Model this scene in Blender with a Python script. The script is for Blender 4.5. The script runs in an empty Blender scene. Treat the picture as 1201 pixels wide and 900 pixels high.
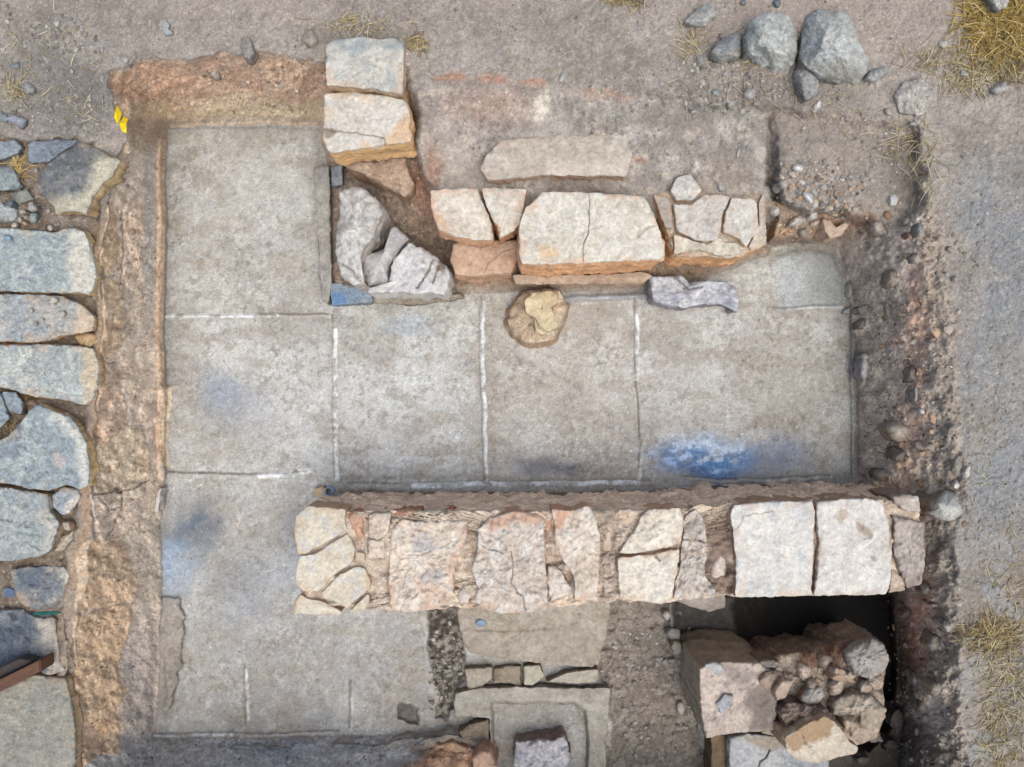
import bpy, math, random
import numpy as np

# ------------------------------------------------------------------ camera, sky, sun, exposure
S = bpy.context.scene
COL = S.collection
CAM_H = 6.25            # camera height above the excavated floor (m)
K = 0.0075              # metres per photograph pixel at floor level
GROUND = 0.95           # height of the surrounding ground above the floor

cam = bpy.data.cameras.new("camera"); cam_o = bpy.data.objects.new("camera", cam); COL.objects.link(cam_o)
cam.sensor_fit = 'HORIZONTAL'
cam.angle = 2 * math.atan(600.5 * K / CAM_H)
cam.clip_start = 0.05; cam.clip_end = 3000
cam_o.location = (0, 0, CAM_H); cam_o.rotation_euler = (0, 0, 0)
S.camera = cam_o

SUN_EL, SUN_AZ = math.radians(70), math.radians(150)      # azimuth clockwise from +Y (top of picture)
w = bpy.data.worlds.new("World"); S.world = w; w.use_nodes = True
nt = w.node_tree; nt.nodes.clear()
sky = nt.nodes.new('ShaderNodeTexSky'); sky.sky_type = 'NISHITA'; sky.sun_disc = False
sky.sun_elevation = SUN_EL; sky.sun_rotation = SUN_AZ
sky.air_density = 1.0; sky.dust_density = 4.5; sky.ozone_density = 1.0
bg = nt.nodes.new('ShaderNodeBackground'); bg.inputs['Strength'].default_value = 0.15
wo = nt.nodes.new('ShaderNodeOutputWorld')
nt.links.new(sky.outputs[0], bg.inputs[0]); nt.links.new(bg.outputs[0], wo.inputs[0])
sun = bpy.data.lights.new("sun", 'SUN'); sun.energy = 1.3; sun.angle = math.radians(75); sun.color = (1.0, 0.995, 0.90)
sun_o = bpy.data.objects.new("sun", sun); COL.objects.link(sun_o)
sun_o.location = (0, 0, 40)
sun_o.rotation_euler = (math.pi/2 - SUN_EL, 0, -SUN_AZ + math.pi)
S.view_settings.view_transform = 'Standard'; S.view_settings.look = 'None'
S.view_settings.exposure = 0.56; S.view_settings.gamma = 1.0; S.view_settings.use_curve_mapping = False

rng = np.random.default_rng(7)
random.seed(7)

# ------------------------------------------------------------------ numeric helpers
def C(r, g, b):
    """base colour of a surface that looks (r,g,b) in full open light"""
    v = np.array([r, g, b], float) / 255
    return np.where(v <= .04045, v / 12.92, ((v + .055) / 1.055) ** 2.4) / 1.33

def unproj(px, py, z):
    f = K * (CAM_H - z) / CAM_H
    return (px - 600.5) * f, (450 - py) * f

def toworld(px, py, z):
    x, y = unproj(np.asarray(px, float), np.asarray(py, float), np.asarray(z, float))
    return np.stack([x, y, np.broadcast_to(z, x.shape)], -1)

def sst(a, b, x):
    t = np.clip((x - a) / (b - a), 0, 1); return t * t * (3 - 2 * t)

def _hash(ix, iy, iz, seed):
    h = (ix.astype(np.int64) * 374761393 + iy.astype(np.int64) * 668265263 + iz.astype(np.int64) * 1274126177 + seed * 974634777) & 0xffffffff
    h = ((h ^ (h >> 13)) * 1274126177) & 0xffffffff
    h = ((h ^ (h >> 16)) * 2246822519) & 0xffffffff
    return ((h ^ (h >> 15)) & 0xffffff) / float(0x7fffff) - 1.0

def noise2(x, y, seed=0):
    ix = np.floor(x); iy = np.floor(y); fx = x - ix; fy = y - iy
    ux = fx * fx * fx * (fx * (fx * 6 - 15) + 10); uy = fy * fy * fy * (fy * (fy * 6 - 15) + 10)
    z = np.zeros_like(ix)
    a = _hash(ix, iy, z, seed); b = _hash(ix + 1, iy, z, seed); c = _hash(ix, iy + 1, z, seed); d = _hash(ix + 1, iy + 1, z, seed)
    return (a * (1 - ux) + b * ux) * (1 - uy) + (c * (1 - ux) + d * ux) * uy

def fbm(x, y, scale, octv=4, seed=0, gain=.5):
    s = 0; a = 1; n = 0
    x = x / scale; y = y / scale
    for i in range(octv):
        ca, sa = math.cos(.6 + i * 1.1), math.sin(.6 + i * 1.1)
        s = s + a * noise2(x * ca - y * sa + 17.3 * i, x * sa + y * ca - 9.1 * i, seed + i * 13)
        n += a; a *= gain; x = x * 2.03; y = y * 2.03
    return s / n * 1.5

def noise3(x, y, z, seed=0):
    ix = np.floor(x); iy = np.floor(y); iz = np.floor(z)
    fx = x - ix; fy = y - iy; fz = z - iz
    ux, uy, uz = [f * f * (3 - 2 * f) for f in (fx, fy, fz)]
    r = 0
    for dx in (0, 1):
        for dy in (0, 1):
            for dz in (0, 1):
                r = r + _hash(ix + dx, iy + dy, iz + dz, seed) * (ux if dx else 1 - ux) * (uy if dy else 1 - uy) * (uz if dz else 1 - uz)
    return r

def fbm3(p, scale, octv=3, seed=0):
    s = 0; a = 1; n = 0
    q = p / scale
    for i in range(octv):
        s = s + a * noise3(q[..., 0], q[..., 1], q[..., 2], seed + 31 * i); n += a; a *= .5; q = q * 2.07 + 3.3
    return s / n * 1.4

def sd_poly(x, y, poly):
    """signed distance, negative inside"""
    P = np.asarray(poly, float); n = len(P)
    d = np.full(x.shape, 1e18); inside = np.zeros(x.shape, bool)
    for i in range(n):
        ax, ay = P[i]; bx, by = P[(i + 1) % n]
        ex, ey = bx - ax, by - ay
        wx, wy = x - ax, y - ay
        t = np.clip((wx * ex + wy * ey) / (ex * ex + ey * ey + 1e-9), 0, 1)
        d = np.minimum(d, (wx - ex * t) ** 2 + (wy - ey * t) ** 2)
        if ay != by:
            c = (ay <= y) != (by <= y)
            inside ^= c & (x < ax + (y - ay) * ex / (by - ay))
    d = np.sqrt(d)
    return np.where(inside, -d, d)

def d_line(x, y, pl):
    P = np.asarray(pl, float); d = np.full(x.shape, 1e18)
    for i in range(len(P) - 1):
        ax, ay = P[i]; ex, ey = P[i + 1] - P[i]
        wx, wy = x - ax, y - ay
        t = np.clip((wx * ex + wy * ey) / (ex * ex + ey * ey + 1e-9), 0, 1)
        d = np.minimum(d, (wx - ex * t) ** 2 + (wy - ey * t) ** 2)
    return np.sqrt(d)

# ------------------------------------------------------------------ materials
def mat(name, bump=.5, bsc=(55, 190), rough=.95, grit=.25, grit_scale=140, var=.16, pits=0.0, spec=.2):
    m = bpy.data.materials.new(name); m.use_nodes = True
    n = m.node_tree.nodes; l = m.node_tree.links
    b = n['Principled BSDF']; b.inputs['Roughness'].default_value = rough
    b.inputs['Specular IOR Level'].default_value = spec
    at = n.new('ShaderNodeAttribute'); at.attribute_name = 'Col'
    geo = n.new('ShaderNodeNewGeometry')
    def noise(sc, det, rgh=.6):
        t = n.new('ShaderNodeTexNoise'); t.inputs['Scale'].default_value = sc; t.inputs['Detail'].default_value = det
        t.inputs['Roughness'].default_value = rgh; l.new(geo.outputs['Position'], t.inputs['Vector']); return t
    def math_(op, a, b_):
        t = n.new('ShaderNodeMath'); t.operation = op
        for i, v in enumerate((a, b_)):
            if isinstance(v, (int, float)): t.inputs[i].default_value = v
            else: l.new(v, t.inputs[i])
        return t.outputs[0]
    n1 = noise(bsc[0], 5, .65); n2 = noise(bsc[1], 4, .7); n3 = noise(9, 4)
    # brightness variation of the surface itself (mineral grain)
    v1 = math_('MULTIPLY_ADD', n1.outputs['Fac'], var * 2.0); 
    v1n = v1.node; v1n.inputs[2].default_value = 1 - var
    v2 = math_('MULTIPLY_ADD', n2.outputs['Fac'], var * 1.8); v2.node.inputs[2].default_value = 1 - var * .9
    v = math_('MULTIPLY', v1, v2)
    vor = n.new('ShaderNodeTexVoronoi'); vor.inputs['Scale'].default_value = grit_scale
    l.new(geo.outputs['Position'], vor.inputs['Vector'])
    sep = n.new('ShaderNodeSeparateColor'); l.new(vor.outputs['Color'], sep.inputs[0])
    cr = n.new('ShaderNodeValToRGB')
    e = cr.color_ramp.elements
    e[0].position = 0; e[0].color = (1 - grit * 1.2,) * 3 + (1,); e[1].position = 1; e[1].color = (1 + grit * 1.6,) * 3 + (1,)
    k = cr.color_ramp.elements.new(.15); k.color = (1 - grit * .25,) * 3 + (1,)
    k = cr.color_ramp.elements.new(.86); k.color = (1 + grit * .2,) * 3 + (1,)
    l.new(sep.outputs[0], cr.inputs[0])
    g = n.new('ShaderNodeSeparateColor'); l.new(cr.outputs[0], g.inputs[0])
    v = math_('MULTIPLY', v, g.outputs[0])
    vm = n.new('ShaderNodeVectorMath'); vm.operation = 'SCALE'
    l.new(at.outputs['Color'], vm.inputs[0]); l.new(v, vm.inputs['Scale'])
    l.new(vm.outputs[0], b.inputs['Base Color'])
    h = math_('ADD', math_('MULTIPLY', n1.outputs['Fac'], 1.0), math_('MULTIPLY', n2.outputs['Fac'], .45))
    h = math_('ADD', h, math_('MULTIPLY', vor.outputs['Distance'], -.25 * grit * 4))
    if pits:
        pv = n.new('ShaderNodeTexVoronoi'); pv.inputs['Scale'].default_value = 45; l.new(geo.outputs['Position'], pv.inputs['Vector'])
        mr = n.new('ShaderNodeMapRange'); mr.inputs[1].default_value = 0; mr.inputs[2].default_value = .28
        mr.inputs[3].default_value = -pits; mr.inputs[4].default_value = 0
        l.new(pv.outputs['Distance'], mr.inputs[0]); h = math_('ADD', h, mr.outputs[0])
    bp = n.new('ShaderNodeBump'); bp.inputs['Strength'].default_value = bump; bp.inputs['Distance'].default_value = .02
    l.new(h, bp.inputs['Height']); l.new(bp.outputs[0], b.inputs['Normal'])
    return m

def plain_mat(name, col, rough=.6, var=.25, scale=30, spec=.3, metallic=0):
    m = bpy.data.materials.new(name); m.use_nodes = True
    n = m.node_tree.nodes; l = m.node_tree.links; b = n['Principled BSDF']
    b.inputs['Roughness'].default_value = rough; b.inputs['Specular IOR Level'].default_value = spec; b.inputs['Metallic'].default_value = metallic
    geo = n.new('ShaderNodeNewGeometry'); t = n.new('ShaderNodeTexNoise'); t.inputs['Scale'].default_value = scale; t.inputs['Detail'].default_value = 6
    l.new(geo.outputs['Position'], t.inputs['Vector'])
    r = n.new('ShaderNodeValToRGB'); c = np.array(col)
    r.color_ramp.elements[0].position = .3; r.color_ramp.elements[0].color = tuple(c * (1 - var)) + (1,)
    r.color_ramp.elements[1].position = .7; r.color_ramp.elements[1].color = tuple(np.minimum(c * (1 + var), 1)) + (1,)
    l.new(t.outputs['Fac'], r.inputs[0]); l.new(r.outputs[0], b.inputs['Base Color'])
    bp = n.new('ShaderNodeBump'); bp.inputs['Strength'].default_value = .3; bp.inputs['Distance'].default_value = .005
    l.new(t.outputs['Fac'], bp.inputs['Height']); l.new(bp.outputs[0], b.inputs['Normal'])
    return m

M_GROUND = mat('dusty_soil', bump=.5, bsc=(38, 150), grit=.2, grit_scale=120, var=.17)
M_BANK = mat('cut_earth', bump=.65, bsc=(28, 110), grit=.18, grit_scale=95, var=.2)
M_FLOOR = mat('worn_plaster_floor', bump=.35, bsc=(45, 200), grit=.22, grit_scale=150, var=.15)
M_LIME = mat('pale_limestone', bump=.34, bsc=(40, 160), grit=.12, grit_scale=140, var=.12, pits=.25)
M_ROCK = mat('grey_rock', bump=.4, bsc=(34, 140), grit=.22, grit_scale=120, var=.2, rough=.9)
M_DIRT = mat('rubble_soil', bump=.6, bsc=(30, 110), grit=.28, grit_scale=90, var=.2)
M_PEB = mat('pebble', bump=.3, bsc=(60, 200), grit=.1, var=.14)

# ------------------------------------------------------------------ mesh helpers
def mesh_obj(name, V, F, cols, material, origin=None, parent=None, smooth=True):
    """V (n,3) world coordinates, F (m,4) or (m,3) faces, cols (n,3)"""
    me = bpy.data.meshes.new(name)
    V = np.asarray(V, float)
    if origin is None: origin = np.zeros(3)
    Vl = (V - origin).astype(np.float32)
    F = np.asarray(F); k = F.shape[1]
    me.vertices.add(len(Vl)); me.vertices.foreach_set('co', Vl.ravel())
    me.loops.add(F.size); me.loops.foreach_set('vertex_index', F.ravel().astype(np.int32))
    me.polygons.add(len(F)); me.polygons.foreach_set('loop_start', np.arange(0, F.size, k, dtype=np.int32))
    me.polygons.foreach_set('use_smooth', np.full(len(F), smooth))
    if cols is not None:
        ca = me.color_attributes.new('Col', 'FLOAT_COLOR', 'POINT')
        ca.data.foreach_set('color', np.concatenate([np.clip(cols, 0, 1), np.ones((len(cols), 1))], 1).astype(np.float32).ravel())
    me.update(calc_edges=True); me.validate()
    me.materials.append(material)
    o = bpy.data.objects.new(name, me); COL.objects.link(o)
    o.location = origin
    if parent is not None:
        o.parent = parent; o.location = np.asarray(origin) - np.asarray(parent.location)
    return o

def tag(o, label=None, cat=None, group=None, kind=None):
    if label: o['label'] = label
    if cat: o['category'] = cat
    if group: o['group'] = group
    if kind: o['kind'] = kind
    return o

def empty(name, loc, label, cat, group=None):
    o = bpy.data.objects.new(name, None); COL.objects.link(o); o.location = loc; o.empty_display_size = .1
    return tag(o, label, cat, group)
# ------------------------------------------------------------------ the excavated ground: relief and soil colours
STEP = 1.12
gx = np.arange(-62, 1264, STEP); gy = np.arange(-62, 1040, STEP)
NX, NY = len(gx), len(gy)
X, Y = np.meshgrid(gx, gy)
w1 = fbm(X, Y, 55, 3, 1); w2 = fbm(X, Y, 55, 3, 2); w3 = fbm(X, Y, 13, 3, 3); w4 = fbm(X, Y, 13, 3, 4)
XW = X + 7 * w1 + 3.0 * w3; YW = Y + 7 * w2 + 3.0 * w4          # ragged edges
XS = X + 1.5 * w1 + 1.0 * w3; YS = Y + 1.5 * w2 + 1.0 * w4       # fairly straight edges

FLOOR_P = [(196,151),(372,148),(384,190),(386,346),(530,346),(780,342),(800,338),(905,300),(908,290),(950,286),(982,292),(990,312),(998,380),(1005,430),
           (1005,575),(1030,590),(1050,700),(1056,760),(1058,850),(1050,925),(1000,935),(575,935),(572,862),(184,862),(187,800),(192,700),(190,600),(195,555),(194,350)]
RIM_P = [(126,82),(160,70),(230,66),(300,64),(380,66),(480,84),(640,98),(720,108),(905,126),(1078,142),(1094,215),(1112,300),(1124,420),(1133,560),(1120,640),
         (1128,720),(1126,830),(1138,920),(1140,1012),(560,1012),(400,965),(100,965),(78,880),(78,760),(98,680),(104,600),(114,450),(112,300),(128,215),(146,160),(132,110)]
sF = sd_poly(XS, YS, FLOOR_P)
sR = -sd_poly(XW, YW, RIM_P)
t = np.clip(sF, 0, None) / (np.clip(sF, 0, None) + np.clip(sR, 0, None) + 1e-6)
t = np.where(sR <= 0, 1, np.where(sF <= 0, 0, t))
tr = sst(940, 1010, X)
Z = GROUND * (t * (1 - tr) + (1 - (1 - t) ** 1.6) * tr)
on_wall = sst(0, .06, t) * (1 - sst(.9, 1.0, t))

def area(poly, soft=5, warp=1):
    xx, yy = (XW, YW) if warp else (XS, YS)
    P = np.asarray(poly, float); m = soft + 14
    x0, y0 = P.min(0) - m; x1, y1 = P.max(0) + m
    j0, j1 = np.searchsorted(gx, [x0, x1]); i0, i1 = np.searchsorted(gy, [y0, y1])
    out = np.zeros_like(X)
    if i1 > i0 and j1 > j0:
        sl = (slice(i0, i1), slice(j0, j1))
        out[sl] = sst(soft, -soft, sd_poly(xx[sl], yy[sl], poly))
    return out

def line(pl, width, soft=1.5, warp=0):
    xx, yy = (XW, YW) if warp else (XS, YS)
    P = np.asarray(pl, float); m = width + soft + 14
    x0, y0 = P.min(0) - m; x1, y1 = P.max(0) + m
    j0, j1 = np.searchsorted(gx, [x0, x1]); i0, i1 = np.searchsorted(gy, [y0, y1])
    out = np.zeros_like(X)
    sl = (slice(i0, i1), slice(j0, j1))
    out[sl] = sst(width / 2 + soft, width / 2 - soft, d_line(xx[sl], yy[sl], pl))
    return out

def blob(cx, cy, rx, ry, ang=0, warp=1):
    a = math.radians(ang); xx, yy = (XW, YW) if warp else (X, Y)
    dx, dy = xx - cx, yy - cy
    u = (dx * math.cos(a) + dy * math.sin(a)) / rx; v = (-dx * math.sin(a) + dy * math.cos(a)) / ry
    return sst(1.0, 0.15, np.sqrt(u * u + v * v))

def setz(m, z):
    global Z
    Z = Z * (1 - m) + z * m

# levels inside the trench
N_P = [(478,90),(520,97),(640,105),(720,114),(907,132),(907,225),(897,262),(780,262),(500,262),(486,215),(484,160)]
mN = area(N_P, 7); setz(mN, .925 - .0022 * (Y - 100))
mL = area([(392,188),(480,176),(500,215),(530,270),(530,343),(392,343)], 5)
setz(mL, .10 + .45 * sst(395, 480, X) * sst(300, 190, Y))
mE = area([(912,138),(1070,150),(1082,232),(1058,262),(992,258),(945,248),(912,240)], 7); setz(mE, .87 - .0012 * (Y - 140))
mE2 = area([(900,238),(990,250),(1000,276),(905,282)], 6); setz(mE2, .52 - .006 * (Y - 245))
mBed = area([(-120,164),(40,158),(108,170),(110,250),(104,330),(106,470),(92,560),(72,660),(66,720),(70,905),(-120,905)], 4); setz(mBed, .885)
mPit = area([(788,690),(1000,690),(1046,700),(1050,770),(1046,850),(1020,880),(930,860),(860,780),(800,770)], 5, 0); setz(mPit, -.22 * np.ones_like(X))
mPeb = area([(716,700),(786,700),(796,760),(822,850),(836,935),(706,935),(712,850),(704,790)], 3); setz(mPeb, -.05 * np.ones_like(X))
mStrip = area([(503,700),(538,700),(545,770),(548,800),(530,842),(518,838),(508,780)], 3); setz(mStrip, -.04 * np.ones_like(X))
mHole = area([(467,832),(474,827),(492,830),(493,846),(470,848)], 1.5); setz(mHole, -.05 * np.ones_like(X))
mBench = area([(165,868),(300,872),(480,866),(576,870),(576,1010),(120,1010)], 5); 
mOr = area([(470,905),(500,884),(530,872),(556,870),(578,888),(580,940),(470,940)], 5); Z = Z + .10 * mOr
# a rounded niche let into the floor at the far right end
mNiche = area([(905,302),(918,292),(950,287),(976,293),(989,315),(986,360),(905,362)], 3, 0); Z = Z - .03 * mNiche
Z = Z + .012 * line([(896,361.5),(988,360.5)], 2.6, 1)
# worn skirt of plaster along the back wall and the long wall
Z = Z + .05 * line([(640,352),(700,349),(758,346)], 7, 3)
Z = Z + .02 * line([(400,574),(560,576),(760,577)], 5, 2)
Z = Z + .04 * line([(200,150),(372,148)], 5, 3)
Z = Z + .05 * line([(190,165),(190,380),(190,560)], 8, 2)

# plaster seams
seams = [([(197,371),(260,371),(325,369.5)], 4), ([(325,369.5),(388,371)], 3), ([(749,446),(751,518)], 3), ([(392.5,372),(393.5,470),(394.5,562)], 4.2), ([(566,350),(567,450),(569,566)], 3.6),
         ([(746.5,352),(747,400),(748,446)], 4.2), ([(753,518),(752,545),(749,570)], 5), ([(200,557),(300,558),(362,554)], 3.6),
         ([(410,569),(480,570),(600,567),(745,566),(765,567)], 4.6), ([(800,562),(900,564),(975,560)], 3.5), ([(290,782),(291,852)], 2.2),
         ([(183,863),(240,862),(300,862),(400,860)], 3.4), ([(412,800),(412,856)], 2.4), ([(1001,360),(1001,560)], 3.0)]
seam_m = np.zeros_like(X); groove = np.zeros_like(X)
for pl, wd in seams:
    seam_m = np.maximum(seam_m, line(pl, wd, 1.0)); groove = np.maximum(groove, line([(a - 2.6, b - 2.6) for a, b in pl], 1.7, 1.0))
Z = Z + .010 * seam_m - .018 * groove
isF = sst(2, -2, sF) * (1 - mPeb) * (1 - mStrip)

# mud-plaster flakes and mudbricks on the left cut face: relief only, they are the face itself
flakes = [([(117,326),(127,321),(136,329),(144,338),(145,370),(144,395),(137,415),(123,421),(117,410),(115,365)], (236, 214, 183), .03),
          ([(118,246),(130,240),(140,285),(138,310),(128,318),(115,312)], (236, 212, 176), .025),
          ([(147,243),(160,240),(165,300),(163,336),(150,342),(143,300)], (236, 218, 196), .02),
          ([(119,430),(140,428),(146,470),(143,500),(120,524),(114,490)], (236, 212, 187), .02),
          ([(116,522),(143,497),(168,500),(172,560),(160,573),(110,583)], (236, 222, 195), .025),
          ([(106,584),(140,578),(163,570),(165,615),(140,641),(117,640),(108,620)], (236, 222, 205), .03),
          ([(80,720),(118,712),(150,706),(152,740),(140,800),(140,880),(95,900),(88,820),(90,780)], (214, 190, 160), .02),
          ([(92,640),(150,640),(160,690),(140,708),(85,716),(84,680)], (222, 197, 167), .0),
          ([(182,455),(196,455),(198,548),(186,548)], (236, 213, 183), .02)]
flk = np.zeros_like(X); flk_cols = []
for poly, c, dz in flakes:
    m = area(poly, 1.6); Z = Z + dz * m; flk = np.maximum(flk, m); flk_cols.append((m, c))
cr1 = np.zeros_like(X)
for pl in ([(140,580),(141,605),(134,625),(118,636)], [(117,593),(125,606),(138,600)], [(117,424),(130,424),(140,420)], [(126,240),(122,252),(118,290)], [(143,250),(146,300),(142,335)],
           [(216,700),(219,725),(214,760),(206,800),(196,830)], [(110,583),(140,578),(170,568)], [(70,716),(78,770),(88,830)]):
    cr1 = np.maximum(cr1, line(pl, 1.6, 1.2, 1))
Z = Z - .02 * cr1
mFlap = area([(190,700),(214,698),(218,725),(213,765),(204,805),(190,830)], 2); Z = Z + .03 * mFlap

# natural roughness
wallm = on_wall * (1 - mN) * (1 - mE) * (1 - mBed)
rightm = wallm * sst(960, 1010, X)
n40 = fbm(X, Y, 40, 4, 21); n14 = fbm(X, Y, 14, 4, 22); n6 = fbm(X, Y, 6, 3, 23); n100 = fbm(X, Y, 130, 4, 24)
lump = np.abs(fbm(X, Y, 20, 4, 25)); lump2 = np.abs(fbm(X, Y, 9, 3, 26))
outer = sst(.93, 1.0, t)
Z = Z + outer * (.020 * n100 + .010 * n40 + .008 * n14 + .006 * n6)
Z = Z + (mN + mE) * (.015 * n40 + .012 * n14 + .007 * n6)
Z = Z + wallm * (.022 * n40 + .018 * n14 + .006 * n6 - .03 * (lump2 < .06) * n6 ** 2)
Z = Z + rightm * (.022 * n40 + .026 * (.35 - lump) + .012 * n14 + .010 * (.3 - lump2))
Z = Z + isF * (.006 * n100 + .004 * n40 + .004 * n14 * np.abs(n40) * 2 + .0022 * n6)
Z = Z + (mPeb + mStrip + mL) * (.015 * n14 + .014 * n6 + .01 * n40)
Z = Z + (mBed) * (.012 * n14 + .010 * n40) - .06 * area([(-120,780),(90,780),(96,930),(-120,930)], 4)
# furrow and lip along the rim of the east scarp
Z = Z - .03 * line([(905,135),(905,180),(908,225)], 6, 4, 1)

# ------------------------------------------------------------------ soil colours
Cc = np.zeros(X.shape + (3,))
def paint(m, rgb, amt=1.0):
    global Cc
    m = np.clip(m * amt, 0, 1)[..., None]; Cc = Cc * (1 - m) + C(*rgb) * m
Cc[:] = C(160, 152, 142)
f1 = fbm(X, Y, 90, 5, 31); f2 = fbm(X, Y, 30, 5, 32); f3 = fbm(X, Y, 12, 4, 33); f4 = fbm(X, Y, 5, 3, 34)
paint(sst(-.1, .8, f1), (172, 163, 152), .8); paint(sst(.0, .6, f2), (140, 132, 122), .7); paint(sst(.1, .7, -f2), (180, 172, 161), .6); paint(sst(.1, .5, f3), (124, 120, 114), .4); paint(sst(.15, .6, -f3), (176, 172, 165), .4)
paint(sst(60, -10, Y) * sst(-.3, .4, f1), (168, 156, 146), .6)
paint(blob(1000, 30, 260, 90), (172, 160, 149), .6)
paint(blob(60, 100, 110, 90), (120, 117, 112), .6)
paint(blob(96, 120, 60, 70), (112, 110, 106), .6)
paint(sst(1110, 1150, XW) * sst(150, 240, Y), (150, 149, 145), .85)
paint(sst(1110, 1150, XW) * sst(150, 240, Y) * sst(.1, .7, f2), (132, 130, 125), .7)
paint(sst(1110, 1150, XW) * sst(150, 240, Y) * sst(.1, .6, -f3), (166, 168, 166), .55)
paint(sst(1105, 1150, XW) * sst(150, 240, Y) * sst(.05, .5, fbm(X, Y, 75, 4, 41)), (158, 148, 135), .6); paint(sst(1105, 1150, XW) * sst(150, 240, Y) * sst(.1, .5, -fbm(X, Y, 75, 4, 41)), (140, 145, 147), .6)
paint(sst(1110, 1150, XW) * sst(560, 660, Y) * sst(-.2, .4, f2), (146, 132, 112), .6)
paint(blob(910, 120, 130, 45), (118, 110, 102), .6)
paint(blob(430, 35, 90, 26), (112, 106, 94), .55)
paint(blob(560, 30, 160, 40), (150, 141, 134), .5)
Cc *= .90
paint(blob(1190, 22, 70, 60), (112, 98, 72), .75); paint(blob(1172, 800, 40, 130), (150, 138, 116), .5); paint(blob(1165, 745, 36, 26), (150, 132, 98), .5)
# trench faces
paint(wallm, (158, 138, 118))
left = wallm * sst(260, 200, X)
paint(left, (231, 215, 195)); paint(left * sst(-.1, .5, f2), (236, 222, 206), .7); paint(left * sst(.1, .6, -f3), (197, 180, 163), .5)
paint(left * sst(.15, .7, f4), (236, 222, 206), .5)
paint(left * sst(164, 172, XS) * sst(184, 177, XS) * sst(440, 300, Y), (198, 200, 197), .8)
paint(left * sst(144, 150, XS) * sst(164, 158, XS) * sst(380, 330, Y), (226, 218, 205), .7)
paint(line([(149,158),(150,200),(148,235)], 4, 2), (198, 184, 168), .7)
paint(line([(189,160),(189,300),(189,455)], 7, 2), (200, 172, 142), .8)
paint(left * sst(690, 760, Y) * sst(140, 152, XW), (178, 174, 170), .85)
paint(left * sst(690, 760, Y) * sst(100, 120, XW) * sst(150, 140, XW), (212, 190, 162), .7)
paint(left * sst(580, 620, Y) * sst(130, 155, XW) * sst(730, 690, Y), (195, 189, 176), .6)
top = wallm * sst(190, 150, Y) * sst(395, 380, X)
paint(top * sst(124, 112, YW), (203, 175, 152)); paint(top * sst(124, 112, YW) * sst(0, .5, f3), (190, 156, 133), .7); paint(top * sst(122, 112, YW) * sst(0, .6, -f2), (210, 186, 161), .6)
paint(top * sst(108, 122, YW), (207, 188, 160)); paint(top * sst(134, 142, YS), (182, 167, 150), .85)  # last, greyer band paints the shadow along the foot of this face
paint(top * sst(165, 125, XW), (182, 161, 141), .7)
right = wallm * sst(950, 1000, X)
paint(right, (193, 181, 168)); paint(right * sst(-.2, .4, f2), (171, 161, 148), .8); paint(right * sst(.1, .6, f3), (216, 202, 187), .6)
paint(right * blob(1072, 460, 26, 260, 6), (204, 167, 145), .6); paint(right * blob(1080, 740, 28, 90, 4), (193, 144, 121), .75); paint(right * blob(1075, 360, 16, 60), (212, 168, 145), .5)
paint(right * sst(.15, .5, f4), (204, 192, 177), .4)
paint(right * sst(1105, 1130, XW), (174, 166, 152), .6)
bot = wallm * sst(855, 870, Y) * sst(590, 570, X)
paint(bot, (182, 182, 180)); paint(bot * sst(-.2, .5, f2), (164, 167, 170), .7); paint(bot * sst(0, .5, f3), (144, 145, 147), .6); paint(bot * blob(330, 878, 60, 16), (145, 152, 160), .7)
paint(mOr, (190, 156, 130)); paint(mOr * sst(0, .5, f3), (150, 118, 94), .8)
# raised ground behind the back wall
paint(mN, (160, 154, 146)); paint(mN * sst(-.1, .5, f2), (178, 173, 164), .7); paint(mN * sst(.05, .5, -f2), (134, 128, 121), .7); paint(mN * sst(.0, .5, -f3), (142, 134, 125), .5)
paint(mN * sst(.25, .7, f3), (188, 176, 160), .5)
paint(blob(570, 130, 90, 40) * mN, (176, 150, 134), .6); paint(blob(530, 190, 60, 50) * mN, (170, 158, 146), .5)
paint(blob(800, 135, 120, 22), (126, 120, 112), .5); paint(blob(850, 205, 60, 40), (150, 138, 124), .5)
for a in (1.0,):
    paint(sst(-.15, .35, fbm(X, Y, 15, 4, 66)) * line([(500,96),(560,90),(640,101),(700,108),(740,112)], 12, 8, 1), (184, 150, 128), .7)
    paint(sst(-.15, .35, fbm(X, Y, 15, 4, 66)) * line([(510,94),(560,92),(620,99)], 6, 5, 1), (166, 118, 92), .6)
paint(area([(622,118),(636,110),(646,112),(645,135),(634,147),(623,143)], 4), (206, 198, 182), .8)
paint(blob(753, 190, 9, 7), (140, 104, 80), .7)
paint(mE, (146, 138, 128)); paint(mE * sst(0, .6, f2), (160, 150, 140), .7); paint(blob(1052, 195, 30, 60), (112, 106, 102), .6); paint(blob(918, 170, 10, 45), (118, 112, 106), .7)
paint(mE2, (158, 142, 124)); paint(mE2 * sst(0, .5, f3), (178, 148, 122), .7); paint(blob(1010, 262, 40, 16), (168, 132, 106), .7)
paint(mL, (146, 130, 116)); paint(mL * blob(500, 240, 40, 46), (168, 130, 106), .7); paint(mL * blob(470, 265, 36, 40), (138, 126, 114), .7); paint(mL * blob(490, 200, 26, 30), (146, 104, 80), .7)
paint(blob(505, 200, 20, 46), (154, 110, 86), .6)
paint(mBed, (128, 116, 102)); paint(mBed * sst(0, .5, f3), (104, 92, 78), .8)
paint(area([(52,248),(92,246),(106,262),(100,274),(60,270)], 4), (142, 132, 122), .85)
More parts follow.
